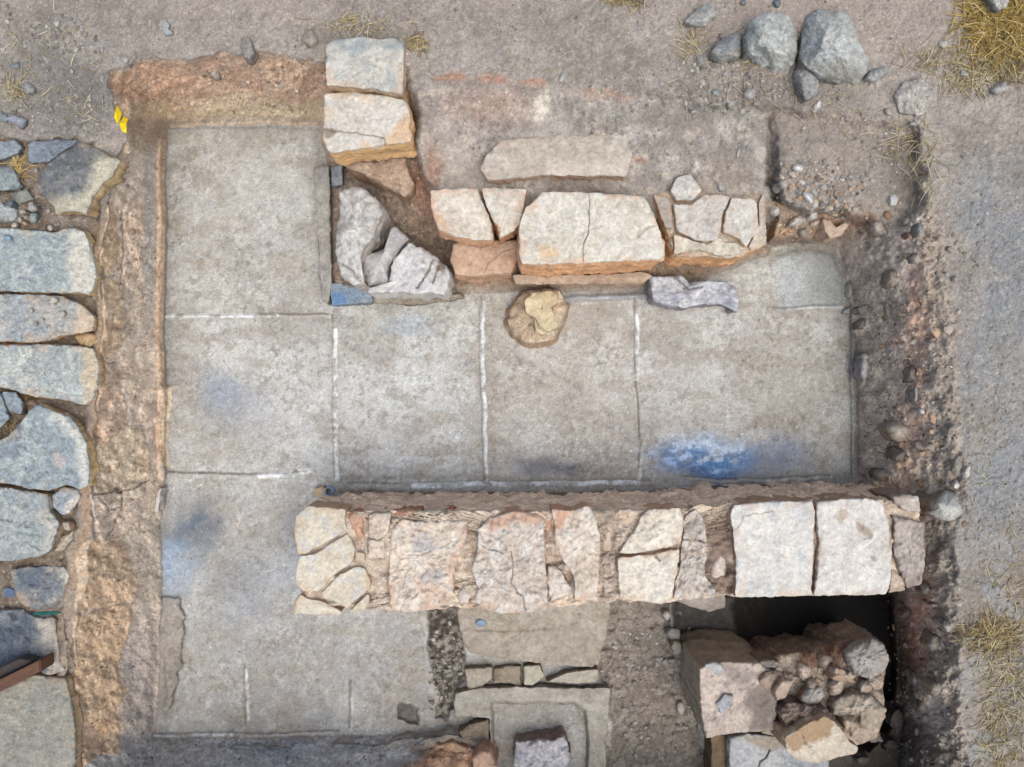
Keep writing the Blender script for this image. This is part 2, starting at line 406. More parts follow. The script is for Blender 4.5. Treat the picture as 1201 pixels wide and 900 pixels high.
# floor
paint(isF, (188, 186, 180))
paint(isF * sst(-.2, .6, f1), (194, 192, 187), .8); paint(isF * sst(.0, .7, f2), (172, 166, 156), .7); paint(isF * sst(.1, .7, -f2), (202, 202, 200), .6)
paint(isF * sst(.22, .6, f3), (160, 151, 138), .6); paint(isF * sst(.25, .6, f4), (148, 140, 128), .5); paint(isF * sst(.25, .6, -f4), (210, 210, 208), .45); paint(isF * sst(.35, .6, fbm(X, Y, 9, 4, 35)) * sst(-.1, .4, f1), (146, 135, 120), .4)
paint(isF * blob(660, 460, 130, 80), (190, 184, 176), .4); paint(isF * blob(480, 470, 100, 90), (200, 201, 199), .5); paint(isF * blob(290, 250, 110, 110), (178, 176, 172), .5); paint(isF * blob(860, 450, 130, 60), (196, 192, 186), .4)
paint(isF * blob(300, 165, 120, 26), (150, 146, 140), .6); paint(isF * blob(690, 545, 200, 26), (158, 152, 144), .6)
paint(isF * sst(640, 740, Y), (164, 160, 155), .75); paint(isF * sst(640, 740, Y) * sst(0, .6, f2), (148, 142, 136), .7); paint(isF * sst(640, 740, Y) * sst(.1, .5, -f3), (176, 174, 172), .5); paint(isF * blob(440, 770, 60, 70), (170, 170, 172), .5)
paint(isF * sst(800, 860, Y), (140, 136, 130), .6)
panel = [([(196,150),(374,150),(388,200),(388,368),(196,368)], (176, 172, 165), .55), ([(196,374),(390,372),(391,555),(198,556)], (184, 182, 178), .5), ([(396,362),(563,352),(567,566),(397,566)], (194, 193, 189), .5),
         ([(570,350),(744,352),(748,566),(572,566)], (178, 169, 158), .6), ([(750,352),(998,362),(1000,562),(753,566)], (186, 181, 173), .5), ([(192,562),(360,560),(350,720),(500,720),(505,858),(190,858)], (160, 157, 153), .5)]
for pl, c, a in panel: paint(area(pl, 6), c, a)
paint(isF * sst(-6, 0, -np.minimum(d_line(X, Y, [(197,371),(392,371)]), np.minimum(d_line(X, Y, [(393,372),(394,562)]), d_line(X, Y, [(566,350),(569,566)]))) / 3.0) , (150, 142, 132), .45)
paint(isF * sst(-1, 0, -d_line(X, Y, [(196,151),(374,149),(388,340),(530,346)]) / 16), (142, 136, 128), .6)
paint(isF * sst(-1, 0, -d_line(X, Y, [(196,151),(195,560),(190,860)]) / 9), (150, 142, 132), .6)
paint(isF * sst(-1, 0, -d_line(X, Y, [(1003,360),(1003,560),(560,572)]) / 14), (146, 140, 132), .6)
big = fbm(X, Y, 70, 4, 38); paint(isF * sst(.05, .5, big), (156, 149, 139), .5); paint(isF * sst(.05, .5, -big), (202, 200, 194), .35)
mid = fbm(X, Y, 9, 4, 39, .6); paint(isF * sst(.15, .55, mid) * sst(-.3, .3, f2), (150, 142, 130), .5); paint(isF * sst(.2, .6, -mid) * sst(-.3, .3, -f2), (206, 204, 199), .3)
swp = fbm(X * .55 + Y * .2, Y * 1.3 - X * .1, 22, 5, 42, .6); paint(isF * sst(.1, .5, swp), (160, 151, 138), .5); paint(isF * sst(.3, .55, fbm(X, Y, 5.5, 3, 43)) * sst(.0, .5, fbm(X, Y, 50, 3, 44)), (138, 127, 112), .5)
paint(isF * blob(270, 470, 60, 60), (156, 160, 166), .6); paint(isF * blob(262, 455, 32, 40), (140, 150, 164), .5); paint(isF * blob(300, 500, 50, 40), (172, 170, 170), .5)
paint(isF * blob(480, 380, 60, 24), (158, 166, 174), .6); paint(isF * blob(800, 440, 40, 30), (176, 170, 164), .4)
st = .55 + .45 * sst(-.45, .3, fbm(X, Y, 22, 5, 67, .6))
paint(isF * st * blob(222, 620, 46, 66), (112, 122, 134), .9); paint(isF * st * blob(240, 612, 30, 40), (92, 103, 120), .75); paint(isF * st * sst(255, 200, XW) * blob(206, 668, 52, 50), (160, 182, 206), .9)
paint(isF * blob(290, 690, 70, 80), (142, 148, 156), .5); paint(isF * blob(350, 650, 40, 80), (140, 148, 160), .45)
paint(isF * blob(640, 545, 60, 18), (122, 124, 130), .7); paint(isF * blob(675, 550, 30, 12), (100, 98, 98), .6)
# blue patch in front of the long wall, with pale crusts
brk2 = sst(-.5, .15, fbm(X, Y * 1.5, 16, 5, 64, .6))
bs = blob(838, 538, 110, 34) * isF * (.35 + .65 * brk2)
paint(bs, (128, 152, 182), .9); paint(blob(825, 540, 76, 24) * isF * (.4 + .6 * brk2), (100, 142, 188), .9)
paint(blob(915, 530, 60, 34) * isF, (140, 152, 174), .55)
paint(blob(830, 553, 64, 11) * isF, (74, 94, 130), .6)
crust = sst(-.05, .35, fbm(X, Y * 1.7, 9, 5, 61, .65))
paint(blob(820, 530, 74, 26) * isF * crust, (208, 222, 238), .95); paint(blob(792, 540, 40, 22) * crust * isF, (176, 200, 236), .8)
paint(line([(815,524),(850,526),(868,522)], 6, 4, 1) * isF, (210, 220, 234), .7)
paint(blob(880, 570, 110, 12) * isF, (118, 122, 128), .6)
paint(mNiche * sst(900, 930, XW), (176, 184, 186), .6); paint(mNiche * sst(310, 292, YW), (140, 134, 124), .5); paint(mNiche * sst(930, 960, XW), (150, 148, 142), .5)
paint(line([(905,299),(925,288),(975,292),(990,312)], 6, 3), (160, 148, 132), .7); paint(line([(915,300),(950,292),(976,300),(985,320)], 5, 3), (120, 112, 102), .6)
paint(line([(925,361.5),(988,360.5)], 2.6, 1), (214, 218, 216), .9)
paint(line([(640,352),(700,349),(758,346)], 7, 3), (150, 152, 156), .7); paint(line([(660,347),(712,348)], 4, 2), (196, 198, 206), .5)
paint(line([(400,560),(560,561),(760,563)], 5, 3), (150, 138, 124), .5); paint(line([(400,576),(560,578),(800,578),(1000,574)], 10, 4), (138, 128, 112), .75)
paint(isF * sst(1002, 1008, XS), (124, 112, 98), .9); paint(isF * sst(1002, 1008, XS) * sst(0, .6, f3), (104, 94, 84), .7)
# seams: dirt in the groove, broken white lime on the ridge
paint(groove, (118, 106, 92), .6)
brk = sst(-.55, -.25, fbm(X, Y, 8, 3, 71) * .7 + fbm(X, Y, 26, 2, 72) * .6)
white = np.zeros_like(X)
for pl, wd, a in [([(197,371),(325,369.5)], 4, .75), ([(393,388),(394.5,562)], 4.2, .85), ([(566,355),(569,564)], 3.6, .8), ([(747,370),(748,444)], 4.2, .9), ([(752,524),(749,566)], 5, .35),
               ([(304,558),(362,553)], 4.6, .95), ([(484,570),(600,567),(745,566)], 4.6, .85), ([(290,785),(291,845)], 2.4, .8), ([(183,863),(290,861.5)], 2.4, .7), ([(412,820),(412,856)], 2, .4), ([(900,565),(975,559)], 3, .4)]:
    white = np.maximum(white, line(pl, wd + .9, .9) * min(a * 1.15, 1))
paint(seam_m, (176, 172, 165), .6)
paint(white * brk, (226, 226, 224))
paint(seam_m * sst(-.1, -.5, fbm(X, Y, 17, 3, 71)), (170, 163, 152), .8)
# pebbly strips, hole, pit
paint(mPeb, (132, 124, 114)); paint(mPeb * sst(0, .5, f3), (150, 142, 132), .8); paint(mPeb * sst(.1, .5, f4), (108, 100, 92), .6); paint(mPeb * sst(.2, .6, -f3), (168, 162, 152), .6)
paint(mStrip, (98, 92, 84)); paint(mStrip * sst(0, .4, f4), (150, 146, 138), .7); paint(mStrip * sst(.1, .5, -f4), (72, 66, 58), .7)
paint(mHole, (104, 98, 90), .8)
paint(mPit, (52, 48, 44)); paint(mPit * sst(.0, .6, f3), (40, 36, 33), .8); paint(area([(905,690),(1050,690),(1062,760),(1060,900),(1005,900),(1000,760),(905,760)], 26), (26, 24, 22), .9)  # soil darkened to near black: the pit's deep shade is put into the colour
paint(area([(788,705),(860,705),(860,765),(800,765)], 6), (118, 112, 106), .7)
paint(blob(1050, 800, 16, 110) , (52, 46, 42), .7); paint(area([(1005,870),(1060,850),(1120,880),(1120,940),(960,940),(970,880)], 8), (112, 102, 90), .8)  # dark blob paints the shade of the gap beside the rubble; then plain soil
paint(area([(104,262),(122,262),(122,470),(112,560),(96,660),(90,720),(90,860),(64,860),(64,700),(80,640),(100,560),(108,470)], 4), (166, 142, 116), .85)
paint(area([(64,690),(88,690),(92,880),(74,880)], 4), (150, 140, 128), .6)
for m, c in flk_cols:
    paint(m, c, .85)
paint(flk * sst(.1, .6, f3), (160, 132, 108), .5); paint(flk * sst(.2, .6, -f4), (202, 180, 152), .4)
paint(cr1, (84, 70, 58), .75); paint(mFlap, (156, 146, 134), .6); paint(mFlap * sst(0, .4, f3), (130, 120, 108), .6)
paint(sst(.45, .62, f4) * outer, (120, 112, 104), .5); paint(sst(.45, .7, -f4) * outer, (190, 182, 172), .45)

paint(right * sst(1070, 1105, XW) * sst(700, 640, Y), (140, 131, 118), .65); paint(right * sst(1085, 1110, XW) * sst(640, 700, Y), (136, 126, 112), .6)
Cc *= 1 + (isF * sst(1008, 1000, X))[..., None] * np.array([0.0, .035, .05])
Cc *= 1 - left[..., None] * np.array([.03, .08, .12])
# the grain of the earth itself: light and dark grit at the scale of a centimetre
dens0 = sst(-.3, .5, fbm(X, Y, 38, 4, 40)); gr = rng.normal(0, 1, X.shape); gr = gr + .5 * (np.roll(gr, 1, 0) + np.roll(gr, 1, 1))
Cc *= (1 + (.028 + .03 * dens0 + .035 * wallm + .035 * (mPeb + mStrip)) * gr + .15 * f4 * (.5 + dens0) + .07 * f3 + .10 * fbm(X, Y, 3.2, 2, 36))[..., None]
spk = rng.uniform(0, 1, X.shape); spk = np.where(spk > .9965, 1, 0) + np.roll(np.where(spk > .9965, .7, 0), 1, 0) + np.roll(np.where(spk > .9965, .7, 0), 1, 1)
spd = rng.uniform(0, 1, X.shape); spd = np.where(spd > .994, 1, 0) + np.roll(np.where(spd > .994, .8, 0), 1, 0) + np.roll(np.where(spd > .994, .6, 0), -1, 1)
dens = sst(-.4, .6, fbm(X, Y, 60, 3, 37))
Cc *= (1 + .55 * np.clip(spk, 0, 1) * dens - .38 * np.clip(spd, 0, 1) * dens)[..., None]
Cc = np.clip(Cc, .012, .8)
Z = Z + (.0012 * gr + .003 * np.clip(spk, 0, 1) * dens)

# ------------------------------------------------------------------ build the sheet (dense in the picture, coarse out to the horizon)
far = np.array([1, 3, 7, 15, 30, 60, 120, 250, 500, 1000, 2000, 4500, 10000, 22000, 50000, 100000], float) * 8
ax = np.concatenate([gx[0] - far[::-1], gx, gx[-1] + far]); ay = np.concatenate([gy[0] - far[::-1], gy, gy[-1] + far])
nf = len(far)
AX, AY = np.meshgrid(ax, ay)
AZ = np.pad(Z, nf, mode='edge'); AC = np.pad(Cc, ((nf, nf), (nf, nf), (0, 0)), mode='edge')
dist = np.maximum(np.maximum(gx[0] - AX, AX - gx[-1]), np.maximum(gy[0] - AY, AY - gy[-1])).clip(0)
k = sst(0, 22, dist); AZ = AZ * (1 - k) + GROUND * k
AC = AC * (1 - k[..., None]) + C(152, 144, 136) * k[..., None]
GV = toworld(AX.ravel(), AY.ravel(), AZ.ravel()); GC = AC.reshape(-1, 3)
H, W_ = AX.shape
idx = np.arange(H * W_).reshape(H, W_)
quads = np.stack([idx[1:, :-1], idx[1:, 1:], idx[:-1, 1:], idx[:-1, :-1]], -1).reshape(-1, 4)
# which sheet each cell belongs to
cls = np.zeros((H, W_), int)
cls[nf:-nf, nf:-nf] = np.where(sF < 1.5, 2, np.where((t < .96) & (mN < .5) & (mE < .5) & (mBed < .5), 1, 0))
qc = cls[:-1, :-1].ravel()
def sheet(name, sel, material):
    q = quads[sel]; u, inv = np.unique(q, return_inverse=True)
    return tag(mesh_obj(name, GV[u], inv.reshape(-1, 4), GC[u], material), kind='structure')
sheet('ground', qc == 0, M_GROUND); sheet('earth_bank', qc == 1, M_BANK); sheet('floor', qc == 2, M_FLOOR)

def gz(px, py):
    """ground height under a photograph pixel"""
    px = np.asarray(px, float); py = np.asarray(py, float)
    u = np.clip((px - gx[0]) / STEP, 0, NX - 1.001); v = np.clip((py - gy[0]) / STEP, 0, NY - 1.001)
    i = v.astype(int); j = u.astype(int); fu = u - j; fv = v - i
    return (Z[i, j] * (1 - fu) + Z[i, j + 1] * fu) * (1 - fv) + (Z[i + 1, j] * (1 - fu) + Z[i + 1, j + 1] * fu) * fv
# ------------------------------------------------------------------ stones
def resample(poly, n, smooth):
    P = np.asarray(poly, float); Q = np.concatenate([P, P[:1]])
    L = np.concatenate([[0], np.cumsum(np.hypot(*np.diff(Q, axis=0).T))])
    s = np.linspace(0, L[-1], n, endpoint=False)
    O = np.stack([np.interp(s, L, Q[:, 0]), np.interp(s, L, Q[:, 1])], -1)
    for _ in range(smooth): O = (np.roll(O, 1, 0) + 2 * O + np.roll(O, -1, 0)) / 4
    return O, L[-1]

SEED = [100]
def stone(name, poly, zt, zb, mt, c1, c2, cs, parent=None, rough=.010, rscale=22, edge=4.0, flare=.0, dome=.0, tilt=(0, 0), cracks=(), recess=(),
          facets=0, jag=.9, patches=(), pole=None, side_n=.018, c3=None, layers=0, spots=0, res=1.0):
    SEED[0] += 7; sd = SEED[0]
    def tone(c):
        if c is None: return None
        m = sum(c) / 3; k, f = (.95, .92) if mt is M_LIME else ((.55, .99) if mt is M_ROCK else (.85, 1.0))
        c = (c[0], c[1], c[2] * (.985 if mt is M_LIME else .975)); return tuple(min((m + (v - m) * k) * f, 255) for v in c)
    c1, c2, c3 = tone(c1), tone(c2), tone(c3); patches = [(a, tone(b), c) for a, b, c in patches]
    P = np.asarray(poly, float)
    per = np.hypot(*(np.roll(P, -1, 0) - P).T).sum()
    n = int(np.clip(per * 1.0 * res, 40, 460))
    O, per = resample(poly, n, max(2, int(3.2 * n / max(per, 1))))
    if pole is None:
        a = O[:, 0] * np.roll(O[:, 1], -1) - np.roll(O[:, 0], -1) * O[:, 1]
        A = a.sum() / 2
        pole = np.array([((O[:, 0] + np.roll(O[:, 0], -1)) * a).sum() / (6 * A), ((O[:, 1] + np.roll(O[:, 1], -1)) * a).sum() / (6 * A)])
    pole = np.asarray(pole, float)
    T = np.roll(O, -1, 0) - np.roll(O, 1, 0); T /= np.hypot(*T.T)[:, None] + 1e-9
    area2 = (O[:, 0] * np.roll(O[:, 1], -1) - np.roll(O[:, 0], -1) * O[:, 1]).sum()
    Nn = np.stack([T[:, 1], -T[:, 0]], -1) * (1 if area2 > 0 else -1)
    O = O + Nn * (jag * (fbm(O[:, 0], O[:, 1], 9, 3, sd) + .4 * fbm(O[:, 0], O[:, 1], 3.2, 2, sd + 1)))[:, None]
    R = np.hypot(*(O - pole).T); rm = R.mean()
    nr = int(np.clip(rm * .75 * res, 5, 75))
    er = min(edge, rm * .45)
    e_s = 1 - er / rm * np.array([1.6, 1.1, .75, .5, .3, .15, .05, 0.0])
    s = np.concatenate([np.linspace(.03, max(e_s[0] - .02, .1), nr), e_s])
    G = pole[None, None] + (O - pole)[None] * s[:, None, None]
    d = (1 - s)[:, None] * R[None]                                  # distance to the edge in px
    gxp, gyp = G[..., 0], G[..., 1]
    sz = K * (CAM_H - zt) / CAM_H
    sg = np.broadcast_to(s[:, None], G.shape[:2])
    def topz(x, y, d, s_=None):
        z = zt + tilt[0] * (x - pole[0]) * sz + tilt[1] * (y - pole[1]) * sz
        z = z + rough * fbm(x, y, rscale, 4, sd + 2) + rough * .45 * fbm(x, y, 5, 3, sd + 3)
        ev = er * np.clip(1 + 1.1 * fbm(x, y, 16, 3, sd + 31), .35, 2.6)
        q = np.clip(d / ev, 0, 1) - 1
        z = z - ev * sz * .8 * (1 - np.sqrt(np.clip(1 - q * q, 0, 1)))
        if dome: z = z - dome * (np.zeros_like(z) if s_ is None else s_ ** 2)
        if facets:
            fr = np.random.default_rng(sd); low = np.zeros_like(z)
            for i in range(facets):
                a = fr.uniform(0, 2 * math.pi); off = fr.uniform(.0, .6); sl = fr.uniform(.5, 1.5)
                u = ((x - pole[0]) * math.cos(a) + (y - pole[1]) * math.sin(a)) / rm
                low = np.maximum(low, (u - off) * sl)
            z = z - np.clip(low, 0, 1.2) * rm * sz
        for pl, wd, dp in cracks:
            xx = x + 1.1 * fbm(x, y, 9, 2, sd + 4); yy = y + 1.1 * fbm(x, y, 9, 2, sd + 5)
            z = z - dp * sst(wd / 2 + .6, max(wd / 2 - .6, 0), d_line(xx, yy, pl))
        for pl, dp, sf in recess:
            xx = x + 1.0 * fbm(x, y, 10, 2, sd + 4); yy = y + 1.0 * fbm(x, y, 10, 2, sd + 5)
            z = z - dp * sst(sf, -sf, sd_poly(xx, yy, pl))
        return z
    zt_g = topz(gxp, gyp, d, sg)
    V = [toworld(pole[0], pole[1], topz(pole[:1], pole[1:], np.array([rm]))[0]).reshape(1, 3)]
    V.append(toworld(gxp.ravel(), gyp.ravel(), zt_g.ravel()))
    # sides
    E = toworld(O[:, 0], O[:, 1], zt_g[-1])
    hgt = np.maximum(E[:, 2] - zb, .01)
    M = int(np.clip(hgt.max() / .014, 4, 48))
    nw = np.stack([Nn[:, 0], -Nn[:, 1]], -1)
    SV = []
    for i in range(1, M + 1):
        f = i / M
        z = E[:, 2] - hgt * f
        xy = E[:, :2] + nw * (flare * f)
        p = np.concatenate([xy, z[:, None]], -1)
        off = side_n * fbm3(p, .09, 3, sd + 6) * min(1, i / 3)
        if layers: off = off + layers * noise3(p[:, 0] * 3, p[:, 1] * 3, p[:, 2] * 38, sd + 8) * min(1, i / 3)
        p[:, :2] += nw * off[:, None]
        SV.append(p)
    V += SV
    V.append(np.array([[E[:, 0].mean(), E[:, 1].mean(), zb]]))
    V = np.concatenate(V)
    nrow = len(s) + M
    r = 1 + np.arange(nrow * n).reshape(nrow, n); r2 = np.roll(r, -1, 1)
    q = np.stack([r[:-1], r[1:], r2[1:], r2[:-1]], -1).reshape(-1, 4)
    z0 = np.zeros(n, int)
    capt = np.stack([z0, r[0], r2[0], r2[0]], -1); capb = np.stack([z0 + len(V) - 1, r2[-1], r[-1], r[-1]], -1)
    if area2 > 0: q = q[:, ::-1]; capt = np.stack([z0, r2[0], r[0], r[0]], -1); capb = np.stack([z0 + len(V) - 1, r[-1], r2[-1], r2[-1]], -1)
    q = q[:, ::-1]; capt = np.stack([capt[:, 0], capt[:, 2], capt[:, 1]], -1); capb = np.stack([capb[:, 0], capb[:, 2], capb[:, 1]], -1)
    # colours
    x, y = gxp.ravel(), gyp.ravel(); df = d.ravel()
    def mixc(A, B, m): return A * (1 - m[:, None]) + B * m[:, None]
    base = np.broadcast_to(C(*c1), (len(x), 3)).copy()
    base = mixc(base, np.broadcast_to(C(*c2), base.shape), sst(-.25, .55, fbm(x, y, 26, 4, sd + 9)))
    if c3 is not None: base = mixc(base, np.broadcast_to(C(*c3), base.shape), .8 * sst(.12, .55, fbm(x, y, 11, 4, sd + 10)))
    if spots: base = mixc(base, base * .5, spots * sst(.28, .55, fbm(x, y, 5.5, 3, sd + 12)))
    hv = 1.0 if mt is M_LIME else 1.2
    nr_ = np.random.default_rng(sd); base *= (1 + hv * (.15 * fbm(x, y, 3, 3, sd + 11) + .10 * fbm(x, y, 8, 3, sd + 21) + .035 * nr_.normal(0, 1, len(x))))[:, None]
    if spots: base = mixc(base, np.broadcast_to(C(112, 108, 102), base.shape), .75 * spots * sst(.05, .5, fbm(x, y, 30, 2, sd + 22)) * sst(.0, .4, fbm(x, y, 4.2, 3, sd + 23)))
    wear = sst(.0, .5, fbm(x, y, 13, 4, sd + 33)) * sst(er * 3.2 + 5, 0, df)
    base = mixc(base, np.broadcast_to(.55 * C(*cs) + .45 * C(*c2), base.shape), .75 * wear)
    for pl, c, sf in patches:
        xx = x + 5 * fbm(x, y, 14, 3, sd + 14); yy = y + 5 * fbm(x, y, 14, 3, sd + 15)
        base = mixc(base, np.broadcast_to(C(*c), base.shape) * (1 + .15 * fbm(x, y, 4, 3, sd + 13))[:, None], sst(sf, -sf, sd_poly(xx, yy, pl)) * .92)
    for pl, wd, dp in cracks:
        xx = x + 1.1 * fbm(x, y, 9, 2, sd + 4); yy = y + 1.1 * fbm(x, y, 9, 2, sd + 5)
        base = mixc(base, np.broadcast_to(C(128, 112, 98), base.shape), .6 * sst(wd / 2 + .7, max(wd / 2 - .5, 0), d_line(xx, yy, pl)))
    SVc = np.concatenate(SV)
    side = np.broadcast_to(C(*cs), SVc.shape).copy()
    side *= (1 + .22 * fbm3(SVc, .06, 3, sd + 16) + .12 * fbm3(SVc, .02, 2, sd + 17))[:, None]
    if layers: side *= (1 + .22 * noise3(SVc[:, 0] * 3, SVc[:, 1] * 3, SVc[:, 2] * 38, sd + 8))[:, None]
    fr = (np.repeat(np.arange(1, M + 1), n) / M) * np.tile(hgt, M)
    e2 = base.reshape(len(s), n, 3)[-1]
    side = mixc(np.tile(e2, (M, 1)), side, sst(-.004, .022, fr + .014 * fbm3(SVc, .05, 2, sd + 18)))
    cols = np.concatenate([base[:1], base, side, C(*cs)[None]])
    orig = np.array([E[:, 0].mean(), E[:, 1].mean(), zb])
    F = np.concatenate([q, np.concatenate([capt, capt[:, 2:]], 1) if False else q[:0]])
    # triangles for the two caps are appended as a second pass through bmesh-free loops
    return poly_mesh(name, V, q, np.concatenate([capt, capb]), cols, mt, orig, parent)

def poly_mesh(name, V, Q, T3, cols, material, origin, parent=None, smooth=True):
    me = bpy.data.meshes.new(name)
    me.vertices.add(len(V)); me.vertices.foreach_set('co', (V - origin).astype(np.float32).ravel())
    li = np.concatenate([Q.ravel(), T3.ravel()]).astype(np.int32)
    me.loops.add(len(li)); me.loops.foreach_set('vertex_index', li)
    ls = np.concatenate([np.arange(len(Q)) * 4, len(Q) * 4 + np.arange(len(T3)) * 3]).astype(np.int32)
    me.polygons.add(len(ls)); me.polygons.foreach_set('loop_start', ls)
    me.polygons.foreach_set('use_smooth', np.full(len(ls), smooth))
    ca = me.color_attributes.new('Col', 'FLOAT_COLOR', 'POINT')
    ca.data.foreach_set('color', np.concatenate([np.clip(cols, 0, 1), np.ones((len(cols), 1))], 1).astype(np.float32).ravel())
    me.update(calc_edges=True); me.validate(); me.materials.append(material)
    o = bpy.data.objects.new(name, me); COL.objects.link(o); o.location = origin
    if parent is not None: o.parent = parent; o.location = np.asarray(origin) - np.asarray(parent.location)
    return o

def St(name, label, cat, poly, zt, zb, mt, c1, c2, cs, group=None, **kw):
    return tag(stone(name, poly, zt, zb, mt, c1, c2, cs, **kw), label, cat, group)

def irr(cx, cy, rx, ry=None, ang=0, n=8, seed=0):
    """an irregular stone outline"""
    ry = ry or rx; r = np.random.default_rng(seed + int(cx * 7 + cy * 13)); a = math.radians(ang)
    th = np.sort((np.arange(n) + r.uniform(-.32, .32, n)) / n * 2 * math.pi); k = r.uniform(.78, 1.14, n)
    u, v = rx * k * np.cos(th), ry * k * np.sin(th)
    return np.stack([cx + u * math.cos(a) - v * math.sin(a), cy + u * math.sin(a) + v * math.cos(a)], -1)

def centre(poly, z):
    P = np.asarray(poly, float).mean(0); return toworld(P[0], P[1], z)

CREAM, CREAM2, WHITE, ORANGE, BROWN = (228, 218, 202), (212, 198, 180), (236, 230, 222), (202, 152, 112), (150, 122, 98)
PINK = (212, 176, 152)

# ---- the long wall ------------------------------------------------------------
WALL = .95
St('mud_wall', 'long mud brick wall running across the floor under the row of pale blocks', 'wall',
   [(351,602),(420,600),(560,599),(640,600),(700,598),(760,598),(800,596),(860,590),(950,587),(1040,585),(1076,588),(1080,640),(1076,682),(1045,692),(950,698),(860,699),(780,707),(720,704),(640,713),(560,712),(430,714),(352,712)],
   .925, -.12, M_DIRT, (200, 182, 164), (212, 194, 176), (242, 212, 182), pole=(715,648), rough=.032, rscale=12, edge=7, side_n=.035, layers=.011, c3=(168, 146, 128), jag=3.0,
   patches=[([(826,612),(858,606),(860,700),(828,700)], (140, 118, 104), 6), ([(700,600),(724,600),(722,705),(704,705)], (170, 152, 136), 5)])
WG = 'pale blocks laid along the top of the long wall'
b = empty('cracked_block', centre([(345,594),(434,594),(434,720),(345,720)], .85), 'cream block broken into several pieces by wide dark cracks, long wall left end', 'stone block', WG)
for poly in ([(361,594),(383,595),(405,597.5),(405,610),(408,620),(390,632),(357,650.5),(349,649.5),(345,622),(347,607)],
             [(351,652.5),(369.5,649.5),(408,624.5),(416,643),(415,656),(411,662),(390,675),(372.7,694),(355,693),(346.6,678.6)],
             [(376,695.5),(398.7,674),(417.4,664.5),(428,666),(434,680),(433,691),(407,713),(398.7,709),(380,702.6)],
             [(345.6,703.6),(353,696.3),(361,702.5),(380,706.7),(401,718),(398.7,720.7),(370,720),(343.5,721)],
             [(409,717.5),(432,696),(434,704),(430,715),(419.5,720)], [(416.4,646),(428,649.5),(428,660),(416,657)]):
    stone('fragment', poly, WALL + .01, .72, M_LIME, (226, 217, 198), (216, 203, 182), (190, 158, 126), b, rough=.007, edge=2.2, jag=.8, c3=(206, 204, 200), side_n=.008)
St('pink_stone', 'pinkish rounded stone wedged beside the cracked block in the long wall', 'stone', [(407,605),(417.4,599.5),(427,605),(427,622),(428,633),(419.5,631),(410,621.4)], .95, .75, M_LIME, (224, 188, 164), (214, 170, 146), (190, 140, 112), dome=.03)
St('stone_block', 'narrow upright crusty block second from the left in the long wall', 'stone block', [(433,605),(442,601.6),(458,601.6),(456,622.5),(452,637),(451,657),(431,654),(432,629)], .96, .74, M_LIME, (222, 206, 190), (206, 186, 170), (180, 146, 122), WG, rough=.018, spots=.5, cracks=[([(431,630),(442,634),(455,628)], 1.2, .02)])
St('stone_block', 'rough pinkish white block pitted with grey lichen beside the narrow upright block', 'stone block',
   [(458,620),(473.6,609),(488,612),(500.7,612),(520,610),(548.6,611),(546.5,633),(540,647),(532,674.5),(533,697),(521.5,708),(507,716),(475.7,717.6),(458,715),(456,689),(457,651.6)], .97, .72, M_LIME, (230, 214, 198), (222, 198, 178), (196, 150, 120), WG,
   rough=.026, rscale=26, c3=(236, 228, 216), spots=.45, cracks=[([(478,652),(495,650),(505,646)], .7, .008)],
   patches=[([(484,634),(500,628),(516,640),(500,650),(486,648)], (196, 192, 192), 5), ([(488,672),(506,666),(522,670),(518,684),(494,684)], (198, 192, 188), 5)])
St('earth_lump', 'brown arched lump of earth above the pitted block on the long wall', 'earth lump', [(461,614),(462,600),(478,596),(494.5,597.5),(498.6,612),(488,610),(474,606)], .93, .72, M_DIRT, (206, 160, 134), (190, 140, 112), (168, 120, 92), dome=.03)
St('earth_lump', 'brown crumbly lump of earth along the upper edge of the pitted block', 'earth lump', [(503,612),(509,600.6),(524,597),(538,599.5),(550.6,610),(548,613),(520,611)], .93, .72, M_DIRT, (204, 158, 130), (190, 142, 114), (168, 120, 92), dome=.03)
St('small_stone', 'small white rounded stone set in mortar between two large white blocks of the long wall', 'stone', [(538,693),(544,687),(553,697),(548.6,708),(539,708)], .95, .78, M_LIME, (226, 214, 204), (214, 200, 188), BROWN, dome=.02)
St('stone_block', 'large white block with a fractured knobbly face near the middle of the long wall', 'stone block',
   [(561,620),(573,608),(602,599.5),(631.6,601.6),(638,610),(639,647),(641,676.6),(643,714),(615,719),(577.5,719),(556.7,706),(560,689),(553.5,668),(560,643),(560,635)], .98, .72, M_LIME, (226, 214, 202), (214, 200, 186), (196, 152, 122), WG,
   rough=.026, rscale=24, c3=(232, 228, 222), spots=.35, cracks=[([(563,639),(580,646),(590,649.5),(600,647),(602,668),(600,685),(606.6,695)], 1.0, .012), ([(606,695),(614,699.5),(616,719)], 1.4, .02), ([(562,690),(580,688),(600,694)], .8, .008)],
   patches=[([(573,608),(602,599),(632,602),(637,612),(600,614),(580,622)], (212, 176, 154), 5)])
St('stone_sliver', 'thin upright pinkish stone sliver between the fractured block and the tall tapered block', 'stone', [(638.5,605),(643,602.7),(648,610),(648,650),(641,653)], .93, .76, M_LIME, (200, 172, 152), (178, 158, 144), BROWN, patches=[([(636,600),(650,600),(650,625),(636,625)], (206, 158, 132), 3)])
St('stone_block', 'tall tapering cream block with a pink upper corner in the middle of the long wall', 'stone block',
   [(647,597.5),(668,599),(690,594),(697,601.6),(704,629),(702,676.6),(699,703.6),(684,703.6),(673,703.6),(673,676.6),(660,656),(651,639),(649,610)], .97, .72, M_LIME, (230, 219, 206), (218, 202, 186), (198, 154, 124), WG, rough=.022, c3=(234, 228, 218),
   cracks=[([(673,704),(674,682)], 1.4, .02)], patches=[([(646,596),(668,599),(664,612),(650,622)], (208, 166, 138), 5)])
